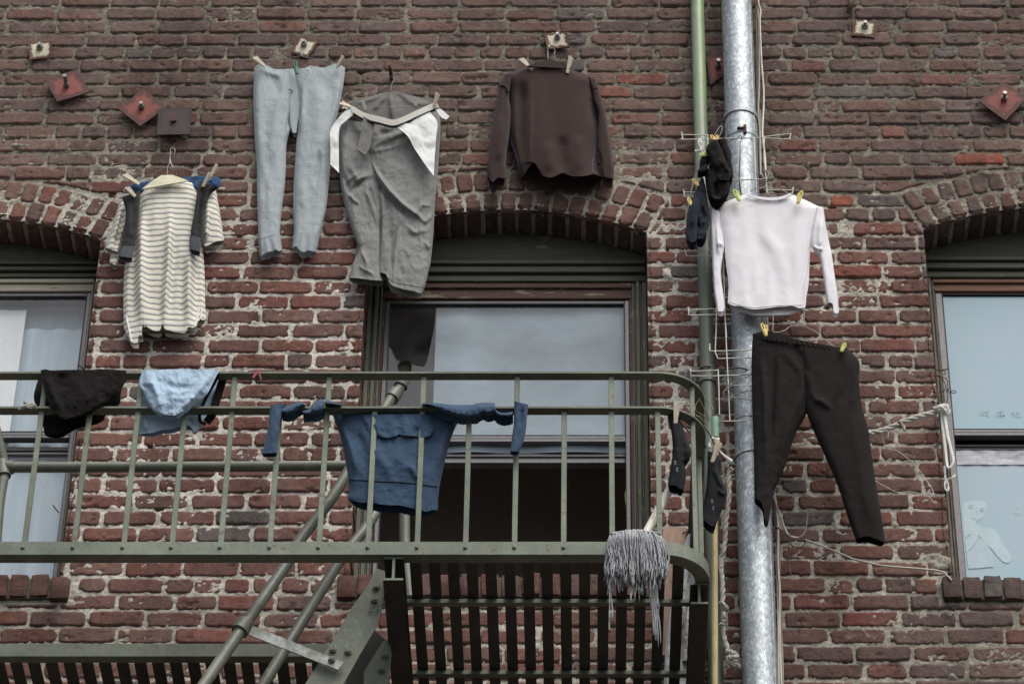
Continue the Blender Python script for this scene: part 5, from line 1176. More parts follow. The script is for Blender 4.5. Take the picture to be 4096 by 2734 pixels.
piece('sleeve', RG4(fI, [(1335,660,1384,672),(1305,800,1402,800),(1298,920,1426,920),(1345,965,1440,985),(1372,1080,1456,1100),(1392,1220,1474,1220),(1408,1330,1490,1345)]), M_white, ws, .24, .020, .003, hem=HM(fI, 1408, 1490, [(1408,1330),(1430,1322),(1450,1340),(1452,1380),(1470,1398),(1490,1392)]), hemw=.08, nu=50, nv=100, folds=[(fI([(1370,720),(1360,860),(1355,960)]), .010, 12), (fI([(1395,800),(1420,1000),(1440,1200)]), -.006, 12), (fI([(1300,930),(1350,955),(1380,940)]), .010, 7)], crumple=.002)
patch('neckband', (fI([(836,558),(900,578),(1000,590),(1080,585),(1160,560)]), fI([(848,576),(905,596),(1000,610),(1085,604),(1150,580)])), M_white, ws, .266, .004, 24, .0, 2)
M_shadeL = cloth_mat('lilac_hem_stitch', (.60, .575, .61), .03)
for p_ in (fI([(842,575),(905,594),(1000,610),(1085,604),(1160,580)]), fI([(1384,690),(1340,760),(1318,830),(1305,930)]), fI([(722,1318),(800,1340),(900,1358),(1050,1345),(1240,1340)]), fI([(1285,1000),(1270,1100),(1250,1200),(1240,1300)])): surf_seam(wbd, p_, M_shadeL, ws, .0010)
# ---------------- black jersey trousers
bp = thing('black_pants', 'black jersey pants with elastic waist hanging from the lower right hanger', 'trousers', W(3200, 1500, .24))
bl_ = piece('trouser_leg', [(3011,1336,3260,1372),(3007,1400,3250,1420),(3006,1468,3240,1500),(3008,1600,3230,1640),(3013,1740,3180,1740),(3016,1860,3142,1860),(3017,1950,3100,1960),(3018,2000,3078,2040)], M_blkP, bp, .235, .030, .008,
    folds=[([(3040,1380),(3060,1600),(3060,1900)], .014, 14), ([(3100,1400),(3090,1600),(3080,1800)], -.016, 12), ([(3230,1520),(3160,1680),(3100,1900)], .012, 16), ([(3120,1380),(3200,1480),(3230,1600)], .007, 14)], hem=HM(lambda q: q, 3018, 3078, [(3018,2000),(3030,1996),(3045,2010),(3054,2034),(3057,2068),(3064,2083),(3073,2081),(3078,2060)]), hemw=.07, nu=80, nv=130, crumple=.003)
br_ = piece('trouser_leg', [(3150,1360,3390,1396),(3180,1440,3436,1446),(3210,1540,3436,1520),(3222,1636,3448,1625),(3262,1740,3474,1720),(3310,1846,3490,1846),(3352,1945,3508,1960),(3385,2050,3524,2050),(3422,2158,3541,2160)], M_blkP, bp, .245, .030, .008,
    folds=[([(3400,1400),(3380,1500),(3330,1620)], .010, 14), ([(3424,1450),(3420,1560),(3400,1640)], .010, 12), ([(3230,1480),(3250,1580),(3330,1640)], .008, 14), ([(3330,1640),(3290,1600),(3240,1600)], .006, 10), ([(3400,1620),(3450,1900),(3490,2130)], .008, 26), ([(3200,1400),(3230,1500)], -.007, 12)], hem=HM(lambda q: q, 3422, 3541, [(3422,2157),(3460,2143),(3500,2152),(3535,2166),(3541,2164)]), hemw=.05, nu=80, nv=130, crumple=.002)
piece('waistband', [(3012,1330,3392,1394,-4),(3011,1340,3392,1404,-4),(3012,1352,3400,1412,-4)], M_blkP, bp, .235, .045, 0, nu=160, nv=10, drape_=(.0022, 19), top=[(0, 1340), (.06, 1328), (.2, 1326), (.35, 1345), (.6, 1368), (.8, 1384), (1, 1392)])
hanger('wire_hanger', 'bright wire hanger carrying the white shirt from the cable', [fU([(1185,672,.24),(1160,640,.24),(1160,600,.24),(1195,575,.25),(1235,595,.25),(1228,640,.25),(1210,700,.25),(1212,745,.25)]), fU([(1208,735,.25),(1190,775,.25),(1130,795,.25),(1060,797,.25),(1005,835,.25)]), fU([(1214,740,.25),(1228,775,.25),(1290,795,.25),(1360,800,.25),(1450,840,.25),(1540,880,.25)]), fU([(1205,700,.253),(1218,720,.25),(1208,745,.25),(1200,770,.25),(1160,785,.25)])], M_wireS, .25, .0017)
hanger('wire_hanger', 'bright wire hanger holding the black pants below the white shirt', [fI([(1252,1380,.22),(1248,1440,.22),(1246,1470,.22),(1232,1490,.22),(1150,1490,.22),(1112,1518,.23),(1036,1530,.24),(1032,1480,.24),(1032,1415,.24)]), [*fI([(1244,1460,.22),(1258,1490,.22),(1330,1528,.23),(1372,1568,.24)]), *fJ([(72,1345,.25)])]], M_wireS, .23, .0017)
plastic_pin('lime plastic peg on the left shoulder of the white shirt', *fU([(795,812),(870,945)]), .285, M_lim, 12, -8)
plastic_pin('amber plastic peg on the right shoulder of the white shirt', *fI([(1233,548),(1205,630)]), .285, M_yel, 11, 7)
plastic_pin('yellow plastic peg at the left of the black pants waist', *fN([(1298,246),(1345,370)]), .31, M_yel, 10, -14)
plastic_pin('lime plastic peg at the right end of the black pants waist', *fJ([(158,1318),(128,1380)]), .29, M_lim, 10, 0)
# ---------------- socks on the folded hanger
def soft(label, rows, mat, d, th=.035, name='sock', group=None, f=fU, **kw):
    o = piece(name, RG4(f, rows), mat, None, d, th, .004, nu=46, nv=60, crumple=.006, closed_end=True, **kw); return top(o, label, 'sock', group)
GB = 'black socks bunched on the bent hanger'
soft('black sock on the right of the bunch beside the downpipe', [(602,182,640,166),(600,200,700,170),(615,250,722,240),(640,330,768,350),(670,440,772,460),(700,560,792,590),(715,640,790,640),(735,672,775,662)], M_blk, .27, .04, group=GB, folds=[(fU([(690,240),(720,400),(740,560)]), .01, 10)])
soft('large black sock in the middle of the bunch', [(525,190,590,182),(470,250,620,240),(450,330,660,320),(500,430,700,420),(490,520,745,520),(555,600,775,600),(590,680,740,690)], M_blk, .30, .045, group=GB, folds=[(fU([(480,440),(560,560),(640,640)]), -.016, 12), (fU([(600,420),(700,500),(740,600)]), .012, 14)])
soft('black sock hanging lowest in the bunch with round heel', [(430,560,560,540),(440,640,690,620),(448,740,752,720),(466,840,748,810),(500,910,690,890),(560,930,640,925)], M_blk, .275, .05, group=GB, folds=[(fU([(575,700),(580,820),(578,930)]), -.02, 9)])
soft('small black sock folded over at the left of the bunch', [(395,400,500,378),(376,450,500,420),(368,510,450,490),(372,530,420,515)], M_blk, .27, .03, group=GB)
soft('black sock toe poking out to the left of the bunch', [(455,480,480,560),(400,520,440,590),(352,560,380,600),(347,575,356,590)], M_blk, .31, .025, group=GB)
GN = 'navy socks pegged on the hanger edge'
soft('navy blue knitted sock on the left of the navy pair', [(385,660,415,665),(345,770,420,780),(300,880,400,900),(235,1050,380,1060),(208,1150,360,1180),(202,1270,345,1290),(196,1370,340,1400),(215,1440,330,1455),(250,1466,310,1464)], M_navy, .262, .04, group=GN, folds=[(fU([(320,900),(290,1100),(270,1300)]), .012, 11)])
soft('navy blue knitted sock on the right of the navy pair', [(388,658,418,664),(370,780,450,790),(330,900,470,950),(315,1030,492,1090),(330,1150,496,1200),(360,1260,470,1290),(340,1350,462,1370),(330,1420,430,1420)], M_navy, .245, .045, group=GN, folds=[(fU([(400,1000),(420,1150),(380,1260)]), -.015, 10), (fU([(380,1180),(440,1240)]), .012, 9)])
hanger('wire_hanger', 'bent wire hanger pulled down to the left with the socks pegged on it', [fU([(598,190,.27),(650,70,.27),(655,32,.27),(638,12,.27),(615,35,.27),(548,142,.27),(480,245,.26),(446,262,.26),(430,285,.26),(365,430,.26),(305,650,.25),(255,850,.25),(208,1090,.24)]), fU([(470,262,.262),(440,290,.262),(375,440,.262),(316,650,.252),(266,850,.252),(222,1060,.242)]), fU([(430,590,.26),(405,660,.26),(390,700,.26)])], M_wireS, .26, .0014)
rope('cord', 'white cord tied over the rack wire beside the bunch of black socks', fU([(310,325),(345,325),(380,330),(388,295),(372,255),(358,225),(362,190),(376,176),(386,195),(380,240)]), .0042, M_whiteT, .25, 'cord', 60, 2)
plastic_pin('amber plastic peg above the middle black sock', *fU([(512,135),(565,192)]), .33, M_ora, 10, 4)
plastic_pin('small amber peg tucked behind the tops of the black socks', *fU([(588,132),(592,190)]), .27, M_ora, 8, 3)
plastic_pin('lime peg at the left above the small folded black sock', *fU([(375,372),(432,378)]), .30, M_lim, 9, 3)
plastic_pin('lime peg behind the small folded black sock', *fU([(440,338),(500,378)]), .29, M_lim, 9, 3)
plastic_pin('amber peg above the navy socks', *fU([(285,682),(350,758)]), .30, M_ora, 10, -10)
plastic_pin('yellow peg on the hanger edge below the rack wire', *fU([(228,918),(268,1008)]), .29, M_yel, 10, 3)
# ---------------- wire racks tied to the pipes
dr = .205
rk = thing('wire_rack', 'white coated wire shelf rack tied to the pipes behind the white shirt', 'wire rack', W(2950, 900, dr))
def rwire(par, paths, nm='rack_wire', r=.0024, mat=None, d=dr):
    for p in paths: mb = MB(); mb.tube(wirepts(p, d, 4, True) if len(p) > 2 else wirepts(p, d, 2, False), r, 8); autosmooth(mb.build(nm, mat or M_wire, par), 60)
def sharp(pts, s=.12):
    """keeps bends tight: doubles each inner point"""
    P = [np.array(p[:2], float) for p in pts]; ex = pts[0][2:] ; out = [P[0]]
    for i in range(1, len(P)-1):
        for q, t in ((P[i-1], 1), (P[i+1], 1)):
            v = q-P[i]; L = np.linalg.norm(v); out.append(P[i]+v/L*min(5, L*.35))
    out.append(P[-1]); return [tuple(p)+tuple(ex) for p in out]
S_ = lambda f, *pts: sharp(f(list(pts)))
rwire(rk, [S_(fI,(394,138),(397,155),(575,158),(578,235)), S_(fI,(394,138),(404,189),(760,180),(965,177),(1145,188),(1156,146)), S_(fI,(1156,146),(1100,155),(972,170),(968,330),(980,430),(992,562)),
           S_(fI,(735,470),(880,466),(965,463),(980,452)), S_(fI,(897,170),(905,360),(918,560)), S_(fI,(408,538),(411,556),(500,553),(578,552)), S_(fI,(408,538),(415,588),(600,588),(760,588)), S_(fI,(550,690),(550,608),(640,606),(740,603)),
           S_(fI,(596,600),(605,960),(606,1010)), S_(fI,(660,612),(685,1000),(697,1420),(708,1568)), S_(fI,(417,952),(421,966),(600,957),(606,1000)), S_(fI,(417,952),(430,1000),(560,998),(700,992)), S_(fI,(680,1288),(720,1288)),
           S_(fI,(975,540),(1060,540),(1165,541),(1173,520)), S_(fI,(1173,520),(1165,568)), S_(fI,(992,562),(985,545))])
rk2 = thing('wire_rack', 'lower white coated wire shelf rack between the green pipe and the black pants', 'wire rack', W(2850, 1500, dr))
rwire(rk2, [S_(fN,(530,80),(545,104),(700,95),(824,90),(822,300),(812,540),(840,610),(1000,606),(1192,600)), S_(fN,(530,80),(540,157),(825,152),(1000,146),(1150,140)), S_(fN,(755,455),(756,532),(900,530),(1192,522)),
            S_(fN,(549,718),(562,743),(700,738),(843,734),(852,1000),(857,1195)), S_(fN,(549,718),(560,790),(800,792),(1182,778)), S_(fN,(908,0),(925,400),(945,800),(966,1264)), S_(fN,(890,1265),(1040,1262),(1204,1250))])
mb = MB()
for p in (fN([(1188,765),(1050,785),(930,815),(905,845),(920,878),(960,888),(1190,888)]), fN([(1182,785),(1060,832),(950,900),(905,945),(905,972),(1000,985),(1190,996)]), fN([(1186,780),(1020,880),(930,935),(895,965),(905,995),(960,1008),(1190,1046)]), fN([(945,870),(930,900),(950,925),(1050,950),(1190,992)]), fN([(960,1008),(1020,990),(1100,960),(1190,938)])): mb.tube(wirepts(p, .235, 6), .0016, 6)
top(autosmooth(mb.build('wire_hangers', M_wireS), 60), 'nest of empty wire hangers hooked over the lower rack wire', 'hanger')
for lab, p, r, mt in (('loose loops of bare wire hooked on the curved corner of the railing', [fV([(553,660,.80),(553,330,.80),(566,306,.80),(605,312,.80),(642,352,.80),(642,470,.80)]), fV([(500,600,.8),(560,520,.82),(640,480,.82),(712,455,.83),(708,490,.82),(650,560,.82),(600,620,.82)]), fV([(640,490,.82),(690,500,.82),(640,570,.82),(590,640,.82)]), fV([(560,540,.8),(480,600,.8),(446,680,.8),(480,740,.78),(490,780,.78),(465,920,.78)])], .0015, M_wireS),
    ('brown string looped over the middle rail near the pole', [fV([(770,740,.86),(800,725,.86),(860,745,.86),(940,830,.86),(990,930,.86)]), fV([(780,760,.87),(730,830,.88),(708,900,.88),(730,950,.88),(830,1020,.85),(930,1110,.8)]), fV([(770,750,.87),(830,880,.86),(880,990,.84),(930,1110,.8)]), fV([(590,955,.86),(680,980,.88),(780,1060,.86),(850,1140,.83),(890,1160,.8)]), fV([(720,1030,.88),(790,1040,.87),(830,1090,.86),(860,1150,.83)])], .0016, plain('brown_string', (.30, .24, .15), .9))):
    mb = MB()
    for q in p: mb.tube(wirepts(q, .8, 6), r, 6)
    top(autosmooth(mb.build('loose_wire', mt), 60), lab, 'wire')
hanger('clothesline', 'dark cord slung from the railing corner to the pegged black sock', [fV([(360,810,.95),(500,1160,.93),(690,1330,.85),(840,1450,.70),(880,1530,.6)]), fV([(830,1180,.8),(930,1310,.7),(1010,1470,.55)])], M_wireD, .8, .0022, 'cord')
mb = MB()
for p in (fV([(230,820,.98),(222,850,.98),(250,890,.98),(300,950,.97)]),): mb.tube(wirepts(p, .98, 6), .002, 6)
top(mb.build('wire_hook', M_wireS), 'tiny wire hook on the middle rail beside the pegged sock', 'hook')
for lab, p in (('black wire tie twisted round the galvanised downpipe above the pants', fN([(850,730,.10),(950,718,.185),(1080,708,.19),(1190,745,.17)])), ('black wire tie twisted round the green pipe above its coupling', fN([(635,738,.07),(680,702,.10),(740,692,.105),(800,722,.07)])), ('thin dark wire round the downpipe beside the lowest rack wire', fN([(980,1330,.11),(1040,1240,.18),(1120,1210,.19),(1204,1206,.18)])), ('rusty wire tied to the downpipe strap and hanging down to the shirt', fU([(850,150,.2),(885,134,.21),(905,165,.21),(880,230,.2),(878,400,.2),(865,640,.2),(880,760,.2),(895,880,.2),(872,760,.195),(872,600,.195),(882,300,.195)]))):
    hanger('wire_tie', lab, [p], M_wireD, .15, .0032 if 'black' in lab else .0015, 'wire')
# cables beside the downpipe
cb = plain('off_white_cable', (.50, .47, .41), .5, 0, .2, 15)
def cable(label, pts, r, mat=None, d=.03, name='cable'):
    mb = MB(); mb.tube(wirepts(pts, d, 6), r, 8); return top(autosmooth(mb.build(name, mat or cb), 60), label, 'cable')
cable('white cable that ends in the hook of the white shirt hanger', [*fD([(968,-60,.04),(972,30,.04),(992,110,.04),(985,200,.04),(1000,560,.05),(1020,850,.06),(1008,1150,.09),(1012,1250,.12),(1030,1400,.18),(1036,1530,.24)])], .0042)
cable('white cable closest to the downpipe near the top', fD([(985,-60,.03),(966,60,.03),(975,200,.03),(978,700,.03),(970,1000,.03),(985,1200,.03),(990,1568,.03)]), .0045)
cable('tan cable running down right beside the galvanised downpipe', fD([(950,-60,.02),(956,300,.02),(962,800,.02),(965,1200,.02),(980,1568,.02)]), .005, plain('tan_cable', (.24, .20, .165), .7, 0, .2))
cable('frayed grey cable appearing beside the downpipe below the tan one', fD([(985,990,.03),(990,1100,.03),(978,1250,.03),(990,1568,.03)]), .004, plain('grey_cable', (.30, .28, .25), .7, 0, .3))
cable('white cable on the left of the bundle below the black pants', [(3057,1240,.05),(3072,1500,.05),(3085,1800,.05), *fX([(290,100,.04),(300,300,.04),(330,600,.04),(340,800,.04),(330,1000,.04),(338,1250,.04),(350,1568,.04)]), (3115,2760,.04)], .0042)
cable('thick white cable in the middle of the bundle below the black pants', [(3066,1240,.05),(3080,1500,.05),(3090,1900,.05), *fX([(285,80,.05),(310,260,.05),(335,450,.05),(352,640,.05),(352,800,.05),(350,1000,.05),(355,1200,.05),(370,1420,.05)]), (3118,2500,.04), (3126,2760,.04)], .0045)
cable('brown cable on the right of the bundle below the black pants', [*fX([(285,220,.035),(320,620,.035),(362,800,.035),(372,1100,.035),(368,1300,.035),(386,1568,.035)]), (3124,2500,.03), (3132,2760,.03)], .004, plain('brown_cable', (.22, .19, .16), .7, 0, .2))
cable('thin pale wire running down the bricks right of the bundle', [(3110,2340,.03),(3128,2560,.03),(3134,2760,.03)], .0022)
cable('thin white cable fanning out to the knot of the slack line', fX([(272,205,.05),(330,380,.05),(400,540,.05),(430,640,.04),(485,745,.04),(520,765,.04),(590,775,.04)]), .0028)
cable('second thin white cable fanning out to the knot of the slack line', fX([(275,225,.06),(320,340,.06),(405,580,.05),(425,640,.05),(470,730,.05),(530,772,.05),(600,785,.05)]), .0028)
cable('short pale cable end sticking up from the knot', fX([(600,782,.03),(650,755,.03),(692,700,.03),(708,620,.035),(715,560,.04),(725,465,.05)]), .0024)
cable('slack white cable drooping across the bricks to the right window sill', [*fX([(620,785,.04),(800,845,.03),(1000,925,.03),(1254,1030,.03)]), *fQ([(450,500,.03),(700,556,.03),(1000,582,.03),(1200,605,.035),(1262,648,.035),(1296,682,.04)])], .0036)
M_tape = plain('grey_tape', (.10, .10, .10), .6)
top(ribbon('cable_tie', fX([(315,675,.06),(345,655,.07),(380,680,.06),(430,715,.05),(485,748,.05)]), 6, M_tape, None, .06, .002), 'dark tie holding the white cable bundle together', 'tie')
top(ribbon('tape_strip', fX([(495,748,.05),(488,850,.04),(492,960,.03),(488,1080,.03),(500,1170,.03),(515,1250,.03)]), [7,5,2.5,4,6,3], M_tape, None, .05, .002), 'grey tape strip dangling from the slack white cable', 'tape')
top(ribbon('tape_loop', fX([(620,770,.06),(680,800,.05),(692,840,.04),(650,890,.04),(590,900,.04),(530,880,.04),(505,840,.05)]), 4.5, M_tape, None, .05, .002), 'dark loop of tape curled below the cable knot', 'tape')
# ---------------- right hand rope, ribbon and empty hanger
M_rope = cloth_mat('weathered_rope', (.42, .41, .37), .2, 400, .95, .6, .1)
M_rib = cloth_mat('white_cotton_tape', (.72, .72, .68), .05, 400, .9, .4, .1)
rope('rope', 'twisted grey rope stretched from behind the black pants to the right window', fP([(330,770,.20),(395,745,.18),(490,728,.16),(560,700,.15),(650,668,.14),(700,640,.13),(800,608,.11),(900,578,.08),(1005,550,.05),(1040,505,.03)]), .0105, M_rope, .1, 'rope', 46, 3, 60)
rope('rope_end', 'loose knotted tail hanging from the middle of the twisted rope', fP([(640,690,.14),(665,640,.15),(690,660,.15),(705,690,.15),(712,722,.15)]), .0055, M_rope, .15, 'rope', 60, 2, 16)
rbp = fP([(1050,492,.06),(1046,560,.06),(1052,640,.06),(1068,760,.06),(1078,860,.06),(1088,960,.06),(1098,1035,.065),(1118,1048,.07),(1146,1010,.07),(1150,960,.07),(1130,880,.07),(1105,780,.07),(1088,680,.07),(1076,600,.07),(1072,530,.07)])
top(ribbon('cotton_tape', rbp, [12,11,11,12,11,10,9,7,8,10,10,11,11,12,11], M_rib, None, .06, .0025), 'long white cotton tape looped beside the right window frame', 'tape')
rope('knot', 'frayed white knot at the top of the cotton tape', fP([(985,522,.06),(1010,515,.075),(1050,500,.08),(1085,505,.08),(1100,540,.075),(1092,570,.07),(1075,545,.08),(1040,520,.085),(1015,530,.08)]), .009, M_rib, .07, 'knot', 50, 3, 50)
rope('cord', 'thin white cord knotted to the bottom of the cotton tape', fP([(1168,1118,.05),(1130,1145,.05),(1088,1165,.05),(1072,1200,.05),(1078,1240,.05),(1098,1258,.05),(1106,1225,.05),(1095,1180,.05),(1078,1150,.05),(1072,1040,.05)]), .004, M_rib, .05, 'cord', 60, 2, 14)
hanger('wire_hanger', 'empty bent wire hanger hooked on the twisted rope right of the black pants', [fP([(500,735,.16),(515,790,.15),(535,850,.14),(530,880,.14),(470,865,.14),(415,887,.14),(300,980,.13),(330,1080,.13),(452,1170,.13),(560,1230,.12),(650,1270,.12),(790,1268,.11),(900,1305,.10),(970,1300,.10),(962,1250,.10),(900,1150,.10),(800,1022,.11),(655,905,.12),(575,888,.13),(545,850,.14)]), fP([(503,735,.165),(540,715,.17),(566,735,.165),(562,785,.16)])], M_wire, .13, .0015)
nail('bent rusty nail with wire in the right window frame', fP([(990,170,-.10),(1040,182,-.06),(1100,168,-.03)]))
hanger('wire', 'dark wires twisted on the nail and hanging down the right window frame', [fP([(1000,225,-.1),(1050,240,-.09),(1095,265,-.08),(1098,330,-.08)]), fP([(1010,230,-.1),(1060,270,-.09),(1080,320,-.08),(1070,360,-.08),(1035,378,-.09)]), fP([(1060,170,-.08),(1078,212,-.08),(1056,215,-.08)]), fP([(1095,370,-.09),(1098,430,-.09),(1085,490,-.09)]), fP([(1085,370,-.08),(1110,345,-.07),(1090,350,-.07),(1115,380,-.07),(1130,365,-.06),(1160,362,-.06),(1172,375,-.06),(1155,386,-.06),(1125,372,-.07)])], M_wireD, -.08, .0018, 'wire')
# ---------------- braided rope left of the downpipe
rope('braided_rope', 'braided grey rope hanging left of the downpipe to a frayed knot', [*fO([(992,450,.20),(960,490,.19),(948,600,.18),(955,720,.17),(945,850,.16),(930,950,.15),(918,1080,.14),(915,1200,.13),(900,1300,.13),(880,1400,.12),(872,1500,.12)]), *fR([(1252,470,.12),(1240,540,.12),(1255,640,.12),(1262,780,.12),(1262,880,.12),(1268,980,.12),(1262,1080,.12),(1275,1180,.12),(1310,1280,.12),(1350,1370,.12),(1392,1440,.12)])], .0088, M_rope, .15, 'rope', 62, 3, 160)
rope('rope_knot', 'fat loop knot in the middle of the braided rope', fR([(1222,885,.14),(1250,875,.16),(1280,900,.16),(1302,930,.15),(1270,930,.15),(1245,910,.15)]), .0065, M_rope, .15, 'knot', 50, 3, 10)
rope('rope_whipping', 'coil of cord wound round the braided rope below its knot', fR([(1245,1000,.14),(1270,995,.15),(1295,1010,.15),(1290,1040,.14),(1250,1050,.14),(1245,1060,.15),(1280,1060,.15)]), .005, M_rope, .15, 'cord', 50, 2, 10)
rope('frayed_knot', 'frayed bundle at the bottom end of the braided rope', fR([(1300,1290,.12),(1340,1300,.15),(1375,1330,.15),(1350,1350,.16),(1315,1340,.15),(1320,1375,.15),(1370,1370,.15),(1345,1400,.15),(1385,1410,.14),(1395,1440,.13)]), .0105, M_rope, .15, 'knot', 70, 4, 150)
# ---------------- poles
M_bam = paint_mat('yellow_chipped_pole', (.52, .43, .22), (.44, .35, .18), (.10, .06, .04), .60, .5, (2.4, 2.4, 1))
pole = thing('yellow_pole', 'chipped yellow pole with green taped top standing beside the railing corner', 'pole', W(2860, 2300, .17))
mb = MB(); mb.tube(wirepts([(2864,1700,.20),(2862,1850,.19),(2859,2100,.18),(2859,2500,.17),(2859,2740,.16),(2858,3600,.12)], 0, 8), .0118, 20); autosmooth(mb.build('pole_shaft', M_bam, pole))
M_gt = plain('pale_green_tape', (.20, .34, .24), .4, 0, .08)
mb = MB(); mb.tube(wirepts([*fN([(812,1232,.205),(812,1300,.205),(812,1440,.20)])], 0, 6), .0148, 20); autosmooth(mb.build('taped_top', M_gt, pole))
rope('pole_cord', '', fN([(775,1430,.22),(810,1445,.225),(850,1440,.22),(840,1455,.225),(790,1445,.225),(760,1480,.22),(750,1520,.22),(775,1540,.22)]), .0035, M_rib, .2, 'cord', 60, 2, 0, 8, pole)
top(ribbon('frayed_tape', fY([(642,545,.22),(665,590,.21),(720,640,.20),(795,690,.19)]), [5,7,9,12], M_rib, None, .2, .003), 'white frayed tape end pointing to the downpipe below the green taped pole', 'tape')
top(ribbon('wire_bundle', fO([(975,540,.10),(985,600,.10),(970,660,.10),(995,720,.10)]), [4,9,7,4], plain('straw_fibre', (.35, .27, .12), .9), None, .1, .004), 'tuft of yellow straw fibres behind the braided rope', 'fibres')
# mop over the railing
mop = thing('mop', 'grey string mop hung head down over the corner of the balcony', 'mop', W(2550, 2120, 1.0))
mb = MB(); mb.tube(wirepts([(2752,1830,.80),(2690,1935,.86),(2592,2119,.96),(2570,2160,.98)], 0, 6), .0155, 18); autosmooth(mb.build('mop_handle', plain('pale_mop_handle', (.56, .54, .47), .6, 0, .12, 30), mop))
M_mop = cloth_mat('grey_mop_yarn', (.335, .345, .36), .3, 600, .95, .5, .2)
rm_ = np.random.default_rng(5)
tb_ = MB(); nst = 430
for i in range(nst):
    u = rm_.uniform(-1, 1); lay = rm_.uniform(0, 1)
    x0 = 2542+u*102; y0 = 2122 + 16*abs(u)**2 + rm_.uniform(-6, 10)
    xe = 2547+u*118 + rm_.normal(0, 7); ln = (2296 if lay > .4 else 2332) + rm_.normal(0, 24) - 22*abs(u)
    if rm_.random() < .05: ln += rm_.uniform(20, 70)
    d_ = 1.035+.045*lay*(1-.4*u*u)
    n_ = 9; ts = np.linspace(0, 1, n_); ph = rm_.uniform(0, 6); am = rm_.uniform(3, 7)
    xs_ = x0+(xe-x0)*np.minimum(1, ts*2.2)**.7+am*np.sin(ts*9+ph)*ts+2.2*np.sin(ts*23+ph*3)*ts+7*np.sin(u*19)*ts; ys_ = y0+(ln-y0)*ts; ds_ = d_+.012*np.sin(ts*7+ph*2)*ts+np.where(ts < .12, -.03*(1-ts/.12), 0)
    P = W(xs_, ys_, ds_); r_ = rm_.uniform(.0016, .0027); tb_.tube(spline(P, 2), r_*(1+.0*ts[0]), 5)
for (xa, ya, xb, yb) in ((2436,2350,2444,2500),(2604,2360,2628,2560),(2612,2360,2642,2588),(2598,2380,2618,2540),(2628,2380,2634,2450)):
    for q in range(3):
        xs_ = np.linspace(xa-6, xb, 10)+rm_.normal(0, 2.5)+3*np.sin(np.linspace(0, 9, 10)+q); ys_ = np.linspace(ya-130, yb-rm_.uniform(0, 24), 10); tb_.tube(W(xs_, ys_, 1.04+.004*q), .0015, 5)
mh_ = tb_.build('mop_head', M_mop, mop, True)
for q in range(5):
    xs_ = np.linspace(2440, 2645, 24); ys_ = 2128+12*((xs_-2542)/100)**2+rm_.normal(0, 1.5, 24)-q*1.5
    mb = MB(); mb.tube(W(xs_, ys_, 1.01+.012*q+0*xs_), .004, 6)
    if q in (1, 3): mb.build('mop_band', M_mop, mop, True)
# ---------------- clothes over the railing
bt_ = thing('black_shirt', 'black cotton shirt folded over the railing in front of the left window', 'shirt', W(330, 1500, 1.0))
piece('front_fall', RG4(fK, [(362,398,1132,402,-2),(368,420,1128,440),(384,520,1080,560),(410,640,1000,640),(450,730,900,730),(490,800,760,800),(560,838,620,838)]), M_blk, bt_, 1.008, .012, .004, nu=90, nv=70, folds=[(fK([(420,420),(470,620),(560,800)]), .010, 14), (fK([(700,430),(720,600),(640,780)]), .008, 22), (fK([(900,450),(850,600),(700,760)]), .009, 18), (fK([(560,420),(560,600)]), -.008, 20)], crumple=.005, top=[(0, fK([(0,404)])[0][1]), (.06, fK([(0,394)])[0][1]), (.12, fK([(0,404)])[0][1]), (.3, fK([(0,400)])[0][1]), (.6, fK([(0,398)])[0][1]), (.7, fK([(0,392)])[0][1]), (1, fK([(0,404)])[0][1])])
piece('back_fall', RG4(fK, [(350,455,1152,462),(318,560,1098,560),(302,640,1080,640),(320,720,1070,705),(365,800,945,812),(384,900,930,850),(400,980,800,890)]), M_blk, bt_, .93, .014, .0, nu=80, nv=60, hem=HM(fK, 400, 930, [(400,980),(470,978),(590,972),(720,915),(800,882),(860,858),(930,850)]), hemw=.15, folds=[(fK([(360,700),(390,900)]), .008, 12)], crumple=.005)
mb = MB(); P = plan(0)
bs_ = thing('blue_shirt', 'pale blue shirt with black straps folded over the railing between the windows', 'shirt', W(720, 1500, 1.0))
piece('front_fall', RG4(fK, [(1272,398,1962,396,-3),(1268,430,1950,430),(1250,530,1905,520),(1290,600,1850,620),(1330,700,1740,710),(1370,760,1660,775),(1450,800,1590,808)]), M_sky, bs_, 1.008, .014, .006, nu=110, nv=80, folds=[(fK([(1330,420),(1400,600),(1450,760)]), .014, 16), (fK([(1400,480),(1560,560),(1800,560)]), -.007, 16), (fK([(1880,430),(1740,640),(1600,770)]), .014, 14), (fK([(1660,420),(1560,600),(1520,760)]), .009, 18), (fK([(1500,640),(1640,660),(1750,620)]), .008, 13), (fK([(1480,560),(1600,610),(1760,560)]), .006, 10), (fK([(1260,540),(1330,560),(1380,640)]), -.010, 9)], crumple=.006, top=[(0, fK([(0,402)])[0][1]), (.2, fK([(0,398)])[0][1]), (.5, fK([(0,392)])[0][1]), (.8, fK([(0,398)])[0][1]), (1, fK([(0,396)])[0][1])])
piece('back_fall', RG4(fK, [(1270,450,2000,440),(1245,560,1960,560),(1240,700,1900,700),(1240,850,1860,850),(1232,920,1810,900),(1232,960,1770,930)]), M_sky, bs_, .93, .016, .0, nu=90, nv=60, hem=HM(fK, 1232, 1800, [(1232,988),(1290,970),(1380,962),(1460,938),(1560,930),(1640,905),(1700,895),(1740,915),(1770,960),(1800,950)]), hemw=.14, folds=[(fK([(1260,700),(1300,880),(1320,960)]), .012, 12), (fK([(1680,820),(1730,900)]), -.01, 10)], crumple=.005)
ribbon('strap', fK([(2000,432,.955),(1985,520,.955),(1940,660,.955),(1905,790,.955),(1850,870,.955)]), [26,32,34,32,30], M_blk, bs_, .95, .002)
